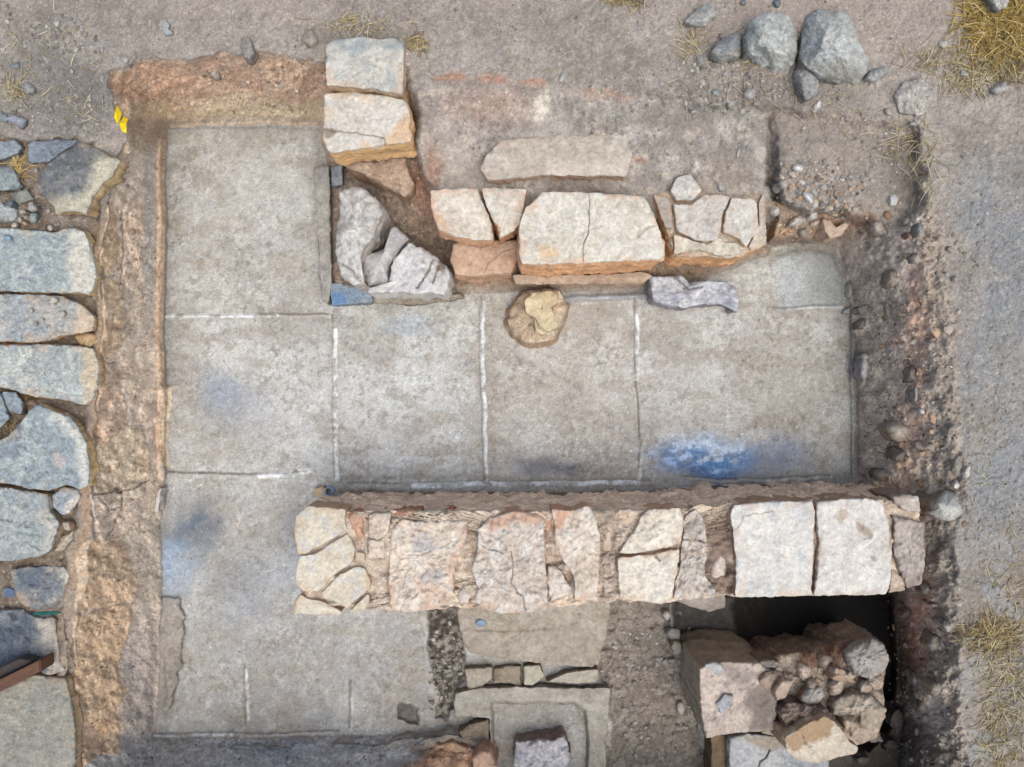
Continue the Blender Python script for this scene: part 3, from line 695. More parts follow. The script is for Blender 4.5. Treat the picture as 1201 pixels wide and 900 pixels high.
St('stone_block', 'small triangular white stone wedged under the tall tapering block', 'stone block', [(642.5,664),(652,663),(663,678.6),(671,691),(667,697),(646,705.7),(643.5,697)], .97, .75, M_LIME, (228, 218, 206), (214, 204, 192), BROWN, WG, rough=.015)
St('stone_sliver', 'small upright rounded cream sliver right of the tall tapering block', 'stone', [(705,607),(713,603.7),(719,610),(720,639),(715,647),(706.5,646)], .94, .74, M_LIME, (216, 198, 182), (204, 182, 164), BROWN, dome=.02)
St('stone_sliver', 'narrow grey cream stone strip below the small upright sliver', 'stone', [(708.6,652),(722,654),(723,705.7),(708.6,709)], .93, .74, M_LIME, (208, 194, 180), (196, 180, 166), BROWN, rough=.02, spots=.4)
b = empty('split_block', centre([(725,596),(802,596),(798,708),(724,708)], .8), 'bright white block split across by one slanting crack in the long wall', 'stone block', WG)
stone('fragment', [(725.5,649),(736,632),(748.6,616),(751.5,606.6),(760,598),(797,596),(802,610.5),(799,637),(783.6,642),(739,650)], .985, .72, M_LIME, (234, 226, 211), (224, 214, 198), (200, 160, 128), b, rough=.016, edge=2.6, c3=(212, 202, 188), side_n=.01)
stone('fragment', [(725,654),(768,650),(797,643.6),(793,676.6),(788.4,700),(776,708.7),(750,705),(727,702),(724,676.6)], .98, .72, M_LIME, (236, 228, 214), (226, 216, 200), (200, 160, 128), b, rough=.012, edge=2.6, spots=.25, side_n=.01, cracks=[([(768,650),(774,658)], 2, .02)])
St('stone_block', 'grey crumbly block right of the split white block in the long wall', 'stone block', [(803,604.7),(816.6,597),(824,606),(828,618),(828,653),(826,676.6),(840,694),(836,700),(812,702),(790,702),(791,684),(797,669),(800,638)], .95, .72, M_LIME, (212, 202, 192), (188, 176, 166), (150, 128, 110), WG, rough=.026, rscale=12, c3=(226, 220, 212), spots=.5,
   cracks=[([(800,634),(815,632),(828,636)], 1.6, .02)])
St('small_stone', 'drop shaped cream stone sitting in brown mortar on the long wall', 'stone', [(832,665),(839,655),(846,648.4),(851.6,655),(851.6,674.7),(844,679.5),(834,678)], .95, .8, M_LIME, (220, 208, 196), (208, 194, 180), BROWN, dome=.02)
St('stone_block', 'smooth nearly square pale block, left of its twin near the long wall right end', 'stone block', [(861,592),(900,588),(953,588),(956,600),(954,640),(952,698),(905,700),(862,700),(863,660),(860,625),(857,605)], 1.0, .7, M_LIME, (222, 219, 213), (232, 227, 219), (176, 144, 116), WG, rough=.006, edge=3, c3=(206, 208, 208),
   cracks=[([(862,622),(872,606),(890,602),(905,600)], 1.0, .008)], patches=[([(868,690),(876,668),(874,702),(862,702)], (220, 206, 190), 3)])
St('stone_block', 'smooth pale block with a few brown pits beside the mauve block of the long wall', 'stone block', [(957,589),(985,586),(1018.6,584),(1035,590),(1042,616),(1043.5,640),(1045.6,651),(1044.5,681),(1039,697.5),(995,698),(954.6,698.6),(958,668),(960,636)], 1.0, .7, M_LIME, (222, 218, 212), (214, 208, 200), (176, 144, 116), WG, rough=.008, edge=3, c3=(232, 228, 222),
   patches=[([(984,596),(994,594),(996,606),(988,618),(980,610)], (196, 182, 166), 2), ([(1004,613),(1012,618),(1022,632),(1014,633),(1007,624)], (182, 166, 150), 1.5), ([(1018,650),(1026,651),(1026,657),(1018,657)], (190, 172, 160), 1.5)], recess=[([(1004,613),(1012,618),(1022,632),(1014,633),(1007,624)], .012, 1.5)])
St('stone_block', 'greyish mauve rough block at the far right end of the long wall', 'stone block', [(1047,605.5),(1062,609),(1083.5,613),(1085.7,651),(1081,685.6),(1064,690),(1052,664),(1047.5,642)], .96, .68, M_LIME, (192, 182, 174), (178, 166, 157), (130, 112, 98), WG, rough=.02, spots=.35)
St('small_stone', 'small cream wedge stone at the lower right corner of the long wall', 'stone', [(1046,667),(1059.7,679),(1062,693),(1042,695)], .93, .72, M_LIME, (206, 190, 174), (196, 178, 162), BROWN)
St('small_stone', 'pale flat stone set above the mauve block where the long wall meets the right bank', 'stone', [(1045.6,582),(1060,580),(1077,582),(1079,600),(1064,600),(1049,591)], .97, .6, M_LIME, (206, 198, 190), (190, 180, 170), (140, 122, 106))
St('plaster_ledge', 'narrow grey plaster ledge along the foot of the long wall at its right half', 'ledge', [(798,575),(870,572.5),(960,571.5),(1002,572),(1002,579),(960,580),(870,582),(800,583)], .14, -.05, M_FLOOR, (158, 148, 132), (146, 136, 120), (120, 108, 94), pole=(900,577), rough=.006, edge=2.5)

# ---- stones at the left edge -----------------------------------------------------
LS = dict(rough=.020, rscale=34, edge=3, spots=.14)
def Lk(*a, **kw):
    a = list(a); a[4] = a[4] - .07 if a[4] > .99 else a[4]     # low in the bed
    return St(*a, **{**LS, **kw})
EDGE = (212, 200, 170)
Lk('boulder', 'large angular lichen grey boulder with a cream right edge at the corner of the trench', 'boulder', [(41,217),(55,193),(72,180),(93,166),(115,174),(127,184),(137,185),(142,190),(132,205),(120,217),(108,233),(102,252),(87,247),(67,250),(55,233),(42,227)], 1.12, .90, M_ROCK, (126, 130, 132), (152, 152, 146), (176, 152, 116), spots=.5, c3=(104, 114, 124), facets=3,
   patches=[([(112,186),(140,184),(143,192),(118,222),(104,254),(62,252),(54,234),(92,228),(108,210)], (206, 194, 156), 8)])
Lk('slab', 'flat blue grey slab tucked behind the large angular boulder', 'stone slab', [(32,182),(36,166),(67,163),(92,165),(74,178),(57,191),(34,191)], 1.03, .90, M_ROCK, (128, 148, 168), (116, 132, 152), (110, 108, 106))
Lk('rock', 'blue grey rock topmost at the left border above the dry grass tuft', 'rock', [(-14,168),(3,166),(17,163),(27,172),(22,180),(4,187),(-14,190)], 1.02, .90, M_ROCK, (138, 156, 168), (120, 138, 152), (100, 96, 92))
Lk('rock', 'blue grey rock directly left of the dry grass tuft at the left border', 'rock', [(-12,196),(12,194),(20,204),(25,217),(17,223),(-12,224)], 1.02, .90, M_ROCK, (134, 154, 158), (118, 138, 148), (100, 96, 92))
Lk('rock', 'greenish grey rock below the dry grass tuft', 'rock', [(10,227),(32,220),(39,233),(22,242)], 1.0, .90, M_ROCK, (142, 148, 134), (128, 136, 130), (104, 98, 88), facets=2)
Lk('slab', 'pale blue grey slab at the left border beside the cluster of pink pebbles', 'stone slab', [(-12,236),(2,238),(22,247),(20,257),(15,260),(-12,261)], 1.0, .90, M_ROCK, (166, 174, 174), (150, 160, 164), (100, 96, 92))
for i, (x, y, r, c, lb) in enumerate([(26.5,248,5,(180,166,152),'pinkish pebble nearest the pale blue grey slab'), (38,243.5,6.5,(172,162,156),'largest greyish pink pebble of the cluster beside the pale slab'), (39,256,7,(160,176,170),'greenish pale pebble at the right of the pebble cluster'),
        (30,255,3,(184,166,150),'smallest pinkish pebble in the middle of the pebble cluster'), (17,265,4.5,(190,176,156),'cream pebble lowest in the pebble cluster'), (29,262,4,(178,150,130),'reddish pebble just above the long blue grey block'), (59,268,4,(190,178,170),'single pink pebble on earth beside the long blue grey block'), (23,258,4,(170,160,148),'grey pebble touching the pale slab in the pebble cluster'), (12,239,4.5,(120,132,142),'dark blue pebble above the pale slab')]):
    St('pebble', lb, 'pebble', irr(x, y, r, r * .85, i * 40, 9, i), .95 + r * .006, .82, M_PEB, c, tuple(int(v * .92) for v in c), tuple(int(v * .8) for v in c), dome=r * .004, edge=r * .5, rough=.003)
Lk('long_block', 'long blue grey squared block with cream right end, topmost of the left row', 'stone block', [(-25,268),(15,267.5),(40,271),(62,272.5),(85,266),(100,272.5),(110,297.5),(114,325),(107,345),(50,343),(-25,341)], 1.07, .90, M_ROCK, (152, 170, 172), (172, 184, 180), (196, 172, 128), c3=(140, 158, 172), edge=3.5, 
   patches=[([(84,266),(101,272),(115,326),(108,346),(84,345),(78,310)], (208, 200, 178), 7)])
St('pebble', 'small bluish pebble lying on the topmost long grey block', 'pebble', irr(8,279,6,4.5,0,8,3), 1.02, .96, M_PEB, (150,176,196), (140,164,184), (120,130,140), dome=.01, edge=2)
Lk('long_block', 'long grey block dotted with little pebbles second in the left row of blocks', 'stone block', [(-25,346),(37,345),(75,347.5),(100,360),(112,372),(110,388),(80,393),(57,400),(25,402),(-25,398)], 1.05, .90, M_ROCK, (172, 174, 168), (154, 164, 170), (188, 150, 106), edge=3.5, c3=(182, 172, 160), patches=[([(92,352),(113,370),(112,390),(84,396),(88,372)], (212, 182, 142), 6)])
for i, (x, y, r) in enumerate([(62.5,353,4.2), (36.5,364,2.8), (73,368,3.4), (49.5,375,2.4), (41,379,2.6)]):
    St('pebble', ['largest white pebble on the second long grey block', 'tan pebble at the left of those on the second long grey block', 'cream pebble at the right on the second long grey block', 'tiny pink pebble in the middle of the second long grey block', 'grey pebble lowest on the second long grey block'][i], 'pebble',
       irr(x, y, r, r, 0, 8, i), 1.0 + r * .006, .955, M_PEB, (200 - 8 * i, 194 - 10 * i, 180 - 9 * i), (186, 178, 166), (160, 150, 138), dome=.008, edge=1.5, rough=.002)
Lk('small_stone', 'small tan stone wedged between the right ends of the second and third long blocks', 'stone', [(87,395),(98,391),(110,391),(117,399),(105,408),(94,404)], .96, .78, M_LIME, (200, 172, 134), (184, 154, 116), (160, 124, 88))
Lk('long_block', 'long pale grey block with a tan right end third in the left row of blocks', 'stone block', [(-25,406),(40,404),(82,405),(110,408),(116,430),(115,455),(110,466),(100,476),(80,470),(40,466),(15,458),(-25,450)], 1.06, .90, M_ROCK, (166, 178, 174), (182, 186, 178), (190, 154, 112), edge=3.5, c3=(150, 162, 170),
   patches=[([(98,406),(112,408),(117,432),(114,458),(100,477),(94,450)], (208, 182, 140), 6)])
Lk('rock', 'small rounded blue rock right of its narrow neighbour under the third long block', 'rock', [(2,460),(19,460),(28,471.5),(24.5,485),(12,483)], 1.03, .90, M_ROCK, (134, 158, 176), (150, 166, 176), (90, 84, 78))
Lk('rock', 'narrow blue rock at the left border under the third long block', 'rock', [(-14,463),(0,463),(9,484),(11,490),(0,502),(-14,506)], 1.02, .90, M_ROCK, (138, 160, 176), (150, 166, 176), (90, 84, 78))
Lk('boulder', 'big rounded blue grey boulder with a pale rim in the middle of the left edge', 'boulder', [(-25,525),(10,512),(22,498),(28,492),(41.5,474),(62,481),(81,488.5),(92.5,502),(102,524.5),(106,551),(103,570),(94.5,574),(79,567.5),(58.5,575.5),(34,574),(13,567.5),(-25,564)], 1.10, .90, M_ROCK, (142, 162, 170), (160, 174, 176), (190, 160, 116), edge=3.5, c3=(124, 142, 162),
   patches=[([(62,481),(92,500),(106,545),(104,572),(92,574),(92,548),(84,516),(60,494)], (202, 202, 190), 6), ([(62,530),(72,532),(76,546),(70,550),(62,540)], (184, 172, 166), 3)])
Lk('boulder', 'flat greenish grey boulder below the big rounded blue grey one', 'boulder', [(-25,568),(20,573.5),(56,580),(59,598),(70,615),(61,642),(56,649),(20,657.5),(-25,658)], 1.08, .90, M_ROCK, (154, 168, 168), (166, 174, 168), (150, 134, 112), edge=3.5, c3=(140, 156, 168), patches=[([(46,600),(60,598),(71,616),(61,644),(50,650),(54,620)], (188, 182, 168), 6)])
Lk('rock', 'small rounded blue stone wedged between the two biggest boulders of the left edge', 'rock', [(61,581),(75,571.5),(91,574),(95,583),(82,602),(73,604),(62,595)], 1.05, .90, M_ROCK, (148, 164, 182), (166, 174, 182), (180, 156, 124), patches=[([(88,580),(96,582),(82,604),(78,600)], (204, 190, 166), 3)])
Lk('small_stone', 'tiny cream stone below the small rounded blue stone', 'stone', [(72,612),(81,612),(81,622),(76,622)], .98, .86, M_LIME, (196, 182, 164), (182, 166, 148), BROWN)
Lk('small_stone', 'pale oval stone leaning on the lower right of the flat greenish boulder', 'stone', [(63,647),(70,631),(87,622),(86,637),(72,647)], 1.0, .90, M_LIME, (196, 186, 170), (182, 172, 156), (160, 132, 100), edge=3.5, )
Lk('rock', 'mottled dark blue and pale block under the dark gap at the left edge', 'rock', [(11,668),(33,665),(60,664),(76,664),(84,677),(87,702),(77,715),(51,717),(28,710),(19,700)], 1.0, .90, M_ROCK, (150, 150, 142), (118, 128, 142), (190, 152, 106), c3=(176, 170, 158), spots=.5, patches=[([(12,668),(44,664),(56,670),(40,690),(20,694)], (92, 108, 132), 6), ([(74,664),(86,680),(88,704),(78,716)], (206, 192, 166), 3)])
Lk('boulder', 'dark blue boulder with a cream right side beside the brown timber', 'boulder', [(-25,718),(10,716),(28,714),(41,724),(64,725),(69,753),(76,787),(60,793),(45,788),(-25,800)], 1.0, .90, M_ROCK, (88, 104, 124), (122, 130, 136), (170, 146, 116), spots=.45, c3=(72, 88, 112), patches=[([(44,724),(65,725),(77,788),(58,793),(50,760)], (186, 176, 158), 6)])
Lk('slab', 'broad smooth greenish grey slab filling the lower left corner', 'stone slab', [(-25,812),(10,800),(48,791),(78,796),(86,830),(90,870),(88,930),(-25,930)], .93, .82, M_ROCK, (150, 148, 132), (140, 140, 128), (170, 144, 112), edge=3.5, spots=.2, c3=(160, 152, 134), rough=.008)
Lk('earth_lump', 'grey dusty lump of earth between the dark blue boulder and the tan bank', 'earth lump', [(67,722),(80,717),(92,722),(92,760),(86,800),(80,790),(74,760)], .86, .6, M_DIRT, (158, 146, 132), (144, 132, 118), (130, 116, 102), spots=.2)

# ---- blocks of the back wall ------------------------------------------------------
St('stone_block', 'squared block with weathered grey top, upper one of the stacked pair near the top', 'stone block', [(382,52),(390,47.5),(423,43),(440,46),(463,45),(474,50),(473.5,80),(472,110.5),(437,105),(383,100)], 1.02, .62, M_LIME, (206, 203, 195), (218, 211, 197), (190, 162, 130), rough=.012, edge=3.5, c3=(186, 194, 194), spots=.2,
   patches=[([(382,48),(474,46),(474,58),(440,54),(400,60)], (164, 172, 174), 5)])
St('stone_block', 'cream block with a thin crack and an orange front face below the weathered grey block', 'stone block', [(380,110.5),(416,108),(453,112),(474,117.5),(480,130),(482.5,166),(440,173),(387,180),(379,164),(379,154)], .95, .62, M_LIME, (222, 216, 206), (212, 204, 192), (220, 180, 130), rough=.010, edge=3.5, layers=.008, c3=(228, 222, 212), spots=.2,
   cracks=[([(379,151),(395,154),(418,156),(449,162),(452,173)], 1.2, .015)], patches=[([(466,140),(483,136),(484,168),(450,173),(455,160)], (222, 190, 156), 5), ([(379,152),(390,152),(390,158),(379,158)], (150, 140, 128), 2)])
St('rock', 'brown dusty rock projecting under the cream block with the orange front', 'rock', [(403,194),(442,184),(477,184),(480,203),(486,214),(485,227),(474,231),(451,219),(425,204)], .56, .2, M_LIME, (186, 162, 142), (200, 176, 156), (150, 122, 100), rough=.02, c3=(170, 142, 122), edge=5, spots=.3)
St('rock', 'reddish brown upright stone between the brown rock and the half round cracked block', 'rock', [(496,207),(508,182),(520,200),(516,219),(503,224)], .60, .3, M_LIME, (182, 146, 124), (166, 122, 98), (140, 100, 78), rough=.02, edge=4, dome=.03)
St('pebble', 'small white pebble on the reddish earth right of the stacked blocks', 'pebble', irr(500,164,4,4,0,8,2), .74, .6, M_PEB, (206,198,190), (196,186,176), (160,150,140), dome=.01, edge=1.5)
b = empty('half_round_block', centre([(505,223),(618,222),(600,275),(530,278)], .5), 'half round cream block cracked in two on top of the pink block', 'stone block')
stone('fragment', [(505,223),(535,221),(561,220),(564,232),(571,248),(576,260),(578,281),(558,282),(533,277.5),(514,269),(506,244)], .77, .50, M_LIME, (230, 221, 206), (220, 206, 190), (212, 168, 132), b, rough=.010, edge=3, spots=.12, patches=[([(504,232),(510,250),(526,270),(505,262)], (226, 186, 152), 5)])
stone('fragment', [(564.5,220.5),(590,220),(618,221.5),(615.5,237),(611,260),(603,272),(586,280),(583,268),(577,256),(572,244),(566,230)], .765, .50, M_LIME, (230, 222, 208), (218, 206, 192), (206, 160, 124), b, rough=.010, edge=3, spots=.12, patches=[([(576,256),(590,270),(586,281),(578,270)], (190, 148, 114), 3)])
St('stone_block', 'pink block under the half round cracked block', 'stone block', [(531,286),(560,282),(611,281),(608,302),(601,320),(560,325),(534,323),(528,305)], .46, .06, M_LIME, (214, 182, 158), (204, 170, 146), (198, 162, 132), rough=.012, edge=4, cracks=[([(566,322),(574,308),(590,296),(604,292)], 1.0, .01)], layers=.006)
St('stone_block', 'largest cream block with one vertical crack and orange layered front in the back wall', 'stone block', [(610,260),(617,244),(636,226),(648,224.5),(690,226),(730,228),(753,230),(760,237),(774,269),(779.5,291),(778,304),(725,307),(683,309),(640,310),(612,310.5),(608,300)], .86, .26, M_LIME, (226, 219, 205), (216, 207, 193), (216, 168, 126), rough=.012, edge=2.6, layers=.014, spots=.16, c3=(232, 227, 216),
   cracks=[([(691,224),(691,255),(688.5,276),(684,288),(684,312)], .8, .015), ([(748,278),(760,268),(772,262)], .9, .01)], patches=[([(632,290),(652,292),(655,306),(635,306)], (224, 196, 162), 5)], recess=[([(744,270),(750,266),(748,280),(743,280)], .015, 2)])
St('foot_slab', 'pale pinkish footing slab under the largest cream block', 'stone slab', [(601,322),(640,323),(700,322),(756,319),(765,324),(752,332),(700,333),(640,334),(603,333)], .26, -.03, M_LIME, (206, 182, 160), (194, 168, 146), (176, 156, 138), pole=(683,328), edge=3, rough=.012, layers=.006)
b = empty('fractured_block', centre([(768,228),(897,225),(890,300),(790,300)], .3), 'fractured white block broken into plates on an orange core, right end of back wall', 'stone block')
stone('core', [(767,228),(790,222),(826,227),(870,230),(897,226),(899,262),(898,288),(880,296),(865,303),(830,301),(795,302),(786,290),(778,262)], .66, .22, M_DIRT, (196, 182, 166), (176, 158, 140), (206, 160, 118), b, rough=.015, edge=3, layers=.012)
for poly, z, c in [([(787,224),(792.5,210),(808,204.5),(817,213),(824,224),(812,235.5),(794,234.5)], .735, (226,221,213)), ([(790,239.5),(810,240),(826,228.5),(857,230.5),(848,250),(846,263),(843,281),(829,284.5),(810,279),(793,270)], .72, (214,207,199)),
                   ([(859,232),(882,233),(888,239),(889.5,268),(875,289),(866,280),(848,271.5),(849,262),(851,250)], .725, (224,218,210)), ([(791,276),(810,281),(829,288),(845,279),(848,284),(866,286),(871,297),(845,299.5),(817,292.5),(791,298)], .70, (228,218,200)),
                   ([(890.5,234),(896,227),(896,260),(895,280),(881,294),(878,290),(891.5,268)], .70, (212,200,186)), ([(766,228),(784,232),(789,240),(788,270),(780,268),(773,248)], .69, (188,178,168))]:
    stone('fragment', poly, z, .55, M_LIME, c, tuple(int(v * .95) for v in c), (200, 170, 138), b, rough=.010, edge=2, jag=1.0, spots=.3, side_n=.006)
St('slab', 'long beige slab lying flat on the earth behind the largest cream block', 'stone slab', [(562,199),(572,180),(586,164),(640,159),(735,154.5),(741,180),(735,207),(690,207),(640,206),(600,210),(572,212)], .80, .54, M_LIME, (198, 188, 174), (208, 199, 186), (176, 148, 126), rough=.010, edge=5, c3=(188, 178, 164), spots=.12, patches=[([(640,192),(735,186),(738,208),(640,206)], (214, 202, 190), 7)])
# broken white pieces in the corner
WB = dict(rough=.016, rscale=22, edge=5, spots=.45, jag=1.3)
St('plaster_chunk', 'tall white broken chunk with grey mottling standing at the corner of the curb', 'broken chunk', [(398.5,224),(417,217),(432,224),(444,234),(450.5,246),(446,260),(435,283),(426,293),(420,307),(428,333),(414,335),(400,323),(394,295),(394,279),(398.5,248)], .62, .06, M_LIME, (222, 220, 216), (206, 204, 202), (188, 180, 172), pole=(418,270), dome=.05, c3=(180, 174, 166), cracks=[([(402,310),(414,318),(422,330)], 2, .03)], **WB)
St('plaster_chunk', 'lilac grey curved chunk wedged between the two larger white broken chunks', 'broken chunk', [(425,304),(432,298),(449,293),(456,288),(458,267),(463,266),(480,280),(471,290),(463,304),(456,312),(456,333),(432,336),(426,321)], .47, .06, M_LIME, (190, 186, 190), (206, 204, 206), (160, 152, 148), pole=(446,308), dome=.05, rough=.014, edge=4)
St('plaster_chunk', 'angular bright white chunk with a black crack beside the lilac grey chunk', 'broken chunk', [(458,317),(463,302),(481,284.5),(509,300),(523,311),(527.5,323),(524.5,339),(522,347.5),(509,344),(486,345),(463,343),(430,344.5),(430,338),(457,335)], .52, .06, M_LIME, (230, 228, 226), (214, 211, 212), (200, 196, 190), pole=(490,322), cracks=[([(489.5,338),(502,318),(509,304)], 1.8, .03), ([(508,332),(514,312)], 2, .03)], patches=[([(508,304),(516,306),(518,318),(510,318)], (136, 122, 112), 2)], **WB)
St('slab', 'bluish white jagged slab lying on the floor under the fractured block', 'stone slab', [(761,324),(775,325),(790,323),(798,322),(808,331),(824,329),(852,331),(864,338),(866,354),(865,367),(857,357),(826,358),(805,361),(784,360),(766,354)], .24, -.02, M_LIME, (204, 207, 216), (184, 188, 202), (150, 146, 148), pole=(815,343), rough=.022, rscale=14, edge=4, spots=.4, c3=(222, 224, 228), jag=1.2, cracks=[([(790,324),(808,340),(824,336)], 1.5, .015)])
b = St('masonry_stump', 'round brown rubble stump with a yellowish cap in front of the back wall', 'masonry stump', [(596,378),(597.5,363),(606,350),(616,342),(640,338),(657,341),(667,358),(660,380),(652,396),(638,402),(615,402),(602,393)],   .27, -.04, M_DIRT, (206, 186, 158), (190, 168, 142), (176, 152, 128), flare=.04, dome=.06, rough=.03, rscale=12, c3=(208, 194, 178), edge=9)
stone('capping_stone', [(615,353),(624,343),(640,340),(657,345),(652,358),(646,359),(650,370),(655,383),(638,393),(627,391),(628,377),(617,367)], .34, .12, M_LIME, (222, 206, 172), (208, 190, 156), (186, 160, 130), b, rough=.012, edge=2.5, pole=(636,366), cracks=[([(613,366),(628,374),(634,384),(644,390)], 1.4, .02)], recess=[([(631,359),(636,359),(636,363),(631,363)], .02, 1)])
# curb round the corner
St('curb_stone', 'upright grey plaster curb running down beside the tall white broken chunk', 'curb', [(368,197),(376,193.5),(386,193.5),(387,232),(388.5,290),(389,339),(385,357),(378.5,352),(374.5,321),(371.5,246)], .13, -.03, M_FLOOR, (168, 164, 158), (150, 148, 146), (124, 118, 112), rough=.008, edge=4, c3=(176, 170, 160))
St('curb_stone', 'short slate grey curb stub behind the top of the tall white chunk', 'curb', [(388,195),(401,193.5),(402,218),(389,218)], .18, -.02, M_FLOOR, (142, 148, 158), (130, 138, 150), (112, 112, 114), edge=4)
St('curb_stone', 'blue stained curb piece at the corner below the white broken chunks', 'curb', [(388,333),(400,332),(437,339),(437,354),(412,357),(389,359)], .12, -.03, M_FLOOR, (142, 156, 172), (128, 148, 172), (116, 122, 130), edge=4, patches=[([(387,345),(404,342),(408,358),(388,361)], (94, 134, 182), 4)])
St('curb_stone', 'low brownish grey curb strip under the angular bright white chunk', 'curb', [(438,345),(480,346),(524,347),(540,344),(545,349),(520,355),(480,357),(438,356)], .10, -.03, M_FLOOR, (158, 150, 138), (146, 134, 120), (122, 112, 100), edge=3, pole=(488,351))

# ---- fallen rubble in the lower right pit ----------------------------------------------
St('rubble_mound', 'brown mound of packed rubble and earth in the dark pit at the lower right', 'rubble mound', [(884,790),(889,776),(905,770),(945,763),(985,752),(1008,748),(1030,750),(1040,778),(1036,805),(1038,840),(1028,866),(1000,876),(960,872),(915,866),(892,860),(898,830)], .60, -.2, M_DIRT, (178, 162, 147), (162, 146, 132), (120, 110, 100), pole=(962,815), flare=-.12, rough=.03, rscale=18, edge=12, side_n=.03, dome=.06, c3=(150, 134, 120), res=1.1,
   patches=[([(930,768),(985,750),(1010,748),(985,776),(940,782)], (120, 86, 70), 6)])
St('stone_block', 'large dusty pinkish block with flat top and tall shaded left face, lower right', 'stone block', [(820,784),(836,778),(856,776),(891,778),(910,790),(912,830),(908,857),(860,860),(828,866),(824,845),(821,825)], .64, -.12, M_LIME, (212, 196, 184), (198, 182, 170), (150, 140, 124), rough=.014, rscale=20, edge=3, c3=(204, 190, 178), spots=.35, side_n=.012, patches=[([(872,810),(906,800),(906,858),(880,858)], (138, 128, 120), 7), ([(850,780),(890,788),(880,802),(850,796)], (160, 148, 142), 6)])
RK = dict(edge=7, rough=.02, rscale=10, spots=.3)
St('flake', 'pale grey flake lying near the upper left corner of the dusty pinkish block', 'stone flake', [(826,781),(836,776),(845,779),(852,787),(845,793),(834,789)], .655, .60, M_LIME, (196,196,194), (180,180,178), (150,142,134), edge=2)
St('flake', 'blue grey chip lying in the middle of the dusty pinkish block', 'stone flake', [(839,825),(850,814),(860,817),(857,830),(846,837)], .66, .60, M_LIME, (176,180,186), (164,168,174), (140,134,128), edge=2)
St('rock', 'round grey boulder at the upper right of the rubble mound', 'rock', [(989,764),(1002,752),(1021,748),(1036,755),(1043,774.5),(1036,789),(1024,798.6),(1004.5,791),(992.5,779)], .74, .2, M_ROCK, (168, 160, 152), (154, 146, 138), (126, 114, 104), dome=.09, **RK)
St('rock', 'cream rounded boulder at the right of the rubble mound beside the black gap', 'rock', [(973,827),(985,817),(997,814),(1021,815.5),(1041,832),(1033.5,844.5),(1019,856.6),(1008,852),(1007,845),(990,842),(977,838)], .76, .25, M_LIME, (192, 180, 164), (176, 162, 146), (140, 122, 104), dome=.05, pole=(1010,832), **RK)
St('stone_block', 'tilted cream block with a brown dusty face resting on the front of the rubble mound', 'stone block', [(920,864),(944,851),(967,839.7),(980,847),(990,860),(997,871),(1007,877),(1004.5,883),(982,889),(956,895.7),(934.5,891.6),(922,880.7)], .84, .55, M_LIME, (212, 202, 184), (202, 188, 168), (164, 142, 116), edge=2.5, rough=.010, spots=.2, tilt=(-.1, -.25),
   patches=[([(918,864),(967,838),(980,848),(972,860),(930,884)], (172, 144, 112), 2.5)], cracks=[([(940,862),(944,870),(950,876)], .8, .01)])
St('rock', 'small cream angular stone between the tilted block and the cream rounded boulder', 'rock', [(987.6,839.7),(1002,838.5),(1008,849),(1005.7,861),(999.7,866),(990,854)], .80, .4, M_LIME, (202, 188, 168), (186, 170, 150), BROWN, facets=2, **RK)
St('rock', 'grey brown wedge rock low beneath the cream rounded boulder', 'rock', [(1009,857),(1028.7,851),(1036,870),(1021,871)], .36, -.1, M_ROCK, (150, 140, 130), (138, 126, 116), (100, 90, 82), facets=2, **RK)
St('rock', 'whitish nodule in the centre of the rubble mound', 'rock', [(937,820),(946.6,808),(961,804.7),(968,815.5),(958.7,826),(944,828)], .73, .45, M_LIME, (198, 196, 190), (182, 176, 168), BROWN, dome=.03, **RK)
St('rock', 'pinkish angular stone left of the whitish nodule on the rubble mound', 'rock', [(908,808),(917.6,796),(931,797),(922,818),(910,823)], .74, .45, M_LIME, (192, 172, 156), (178, 156, 140), BROWN, facets=2, **RK)
St('rock', 'tan angular stone between the dusty pinkish block and the rubble mound', 'rock', [(890,801),(898,787),(915,786.6),(920,794),(901,810)], .68, .4, M_LIME, (182, 164, 146), (166, 148, 132), BROWN, facets=2, **RK)
St('rock', 'tan triangular stone just below the round grey boulder', 'rock', [(971,793),(973,781),(990,786.6),(1004.5,801),(985,802)], .74, .4, M_LIME, (186, 166, 148), (172, 152, 134), BROWN, facets=2, **RK)
St('earth_lump', 'crumbly brown lump of cemented rubble above the tilted cream block', 'earth lump', [(914,836),(924,824),(940,826),(956,830),(971,832),(966,842),(945,852),(924,860)], .78, .4, M_DIRT, (156, 138, 122), (142, 124, 108), (116, 98, 84), rough=.04, rscale=9, edge=6)
St('rock', 'reddish stone squeezed against the left end of the tilted cream block', 'rock', [(908,845),(916,848),(921,862),(915,866),(908,858)], .66, .3, M_LIME, (158, 122, 102), (144, 108, 90), (110, 84, 70), **RK)
St('rock', 'flat brown stone on the left shoulder of the rubble mound', 'rock', irr(905,779,14,5,5,9,5), .66, .45, M_ROCK, (146, 132, 120), (134, 120, 108), (104, 90, 80), **RK)
St('slab', 'grey slab showing under the edge of the long wall above the pit', 'stone slab', [(784,702),(800,694),(850,694),(850,713),(833,717),(812,713)], .30, -.12, M_LIME, (172, 166, 160), (158, 150, 144), (120, 110, 102), edge=3)
St('stone_block', 'bluish white cracked block at the bottom border below the dusty pinkish block', 'stone block', [(855,865),(876.6,860),(913,864),(938,880),(972,890),(976,930),(856,930)], .32, -.06, M_LIME, (204, 208, 212), (184, 190, 198), (150, 140, 132), edge=3, rough=.014, spots=.25, cracks=[([(903,880),(898,888),(890,892),(890,905)], 1.8, .03)], patches=[([(876,862),(914,864),(936,880),(900,880),(878,872)], (176, 164, 150), 4)])
St('clay_slab', 'narrow upright brown slab beside the bluish white cracked block', 'stone slab', [(834,862),(852,862),(853,930),(834,930)], .22, -.06, M_LIME, (140, 122, 96), (126, 110, 88), (100, 86, 70), edge=3, rough=.006)
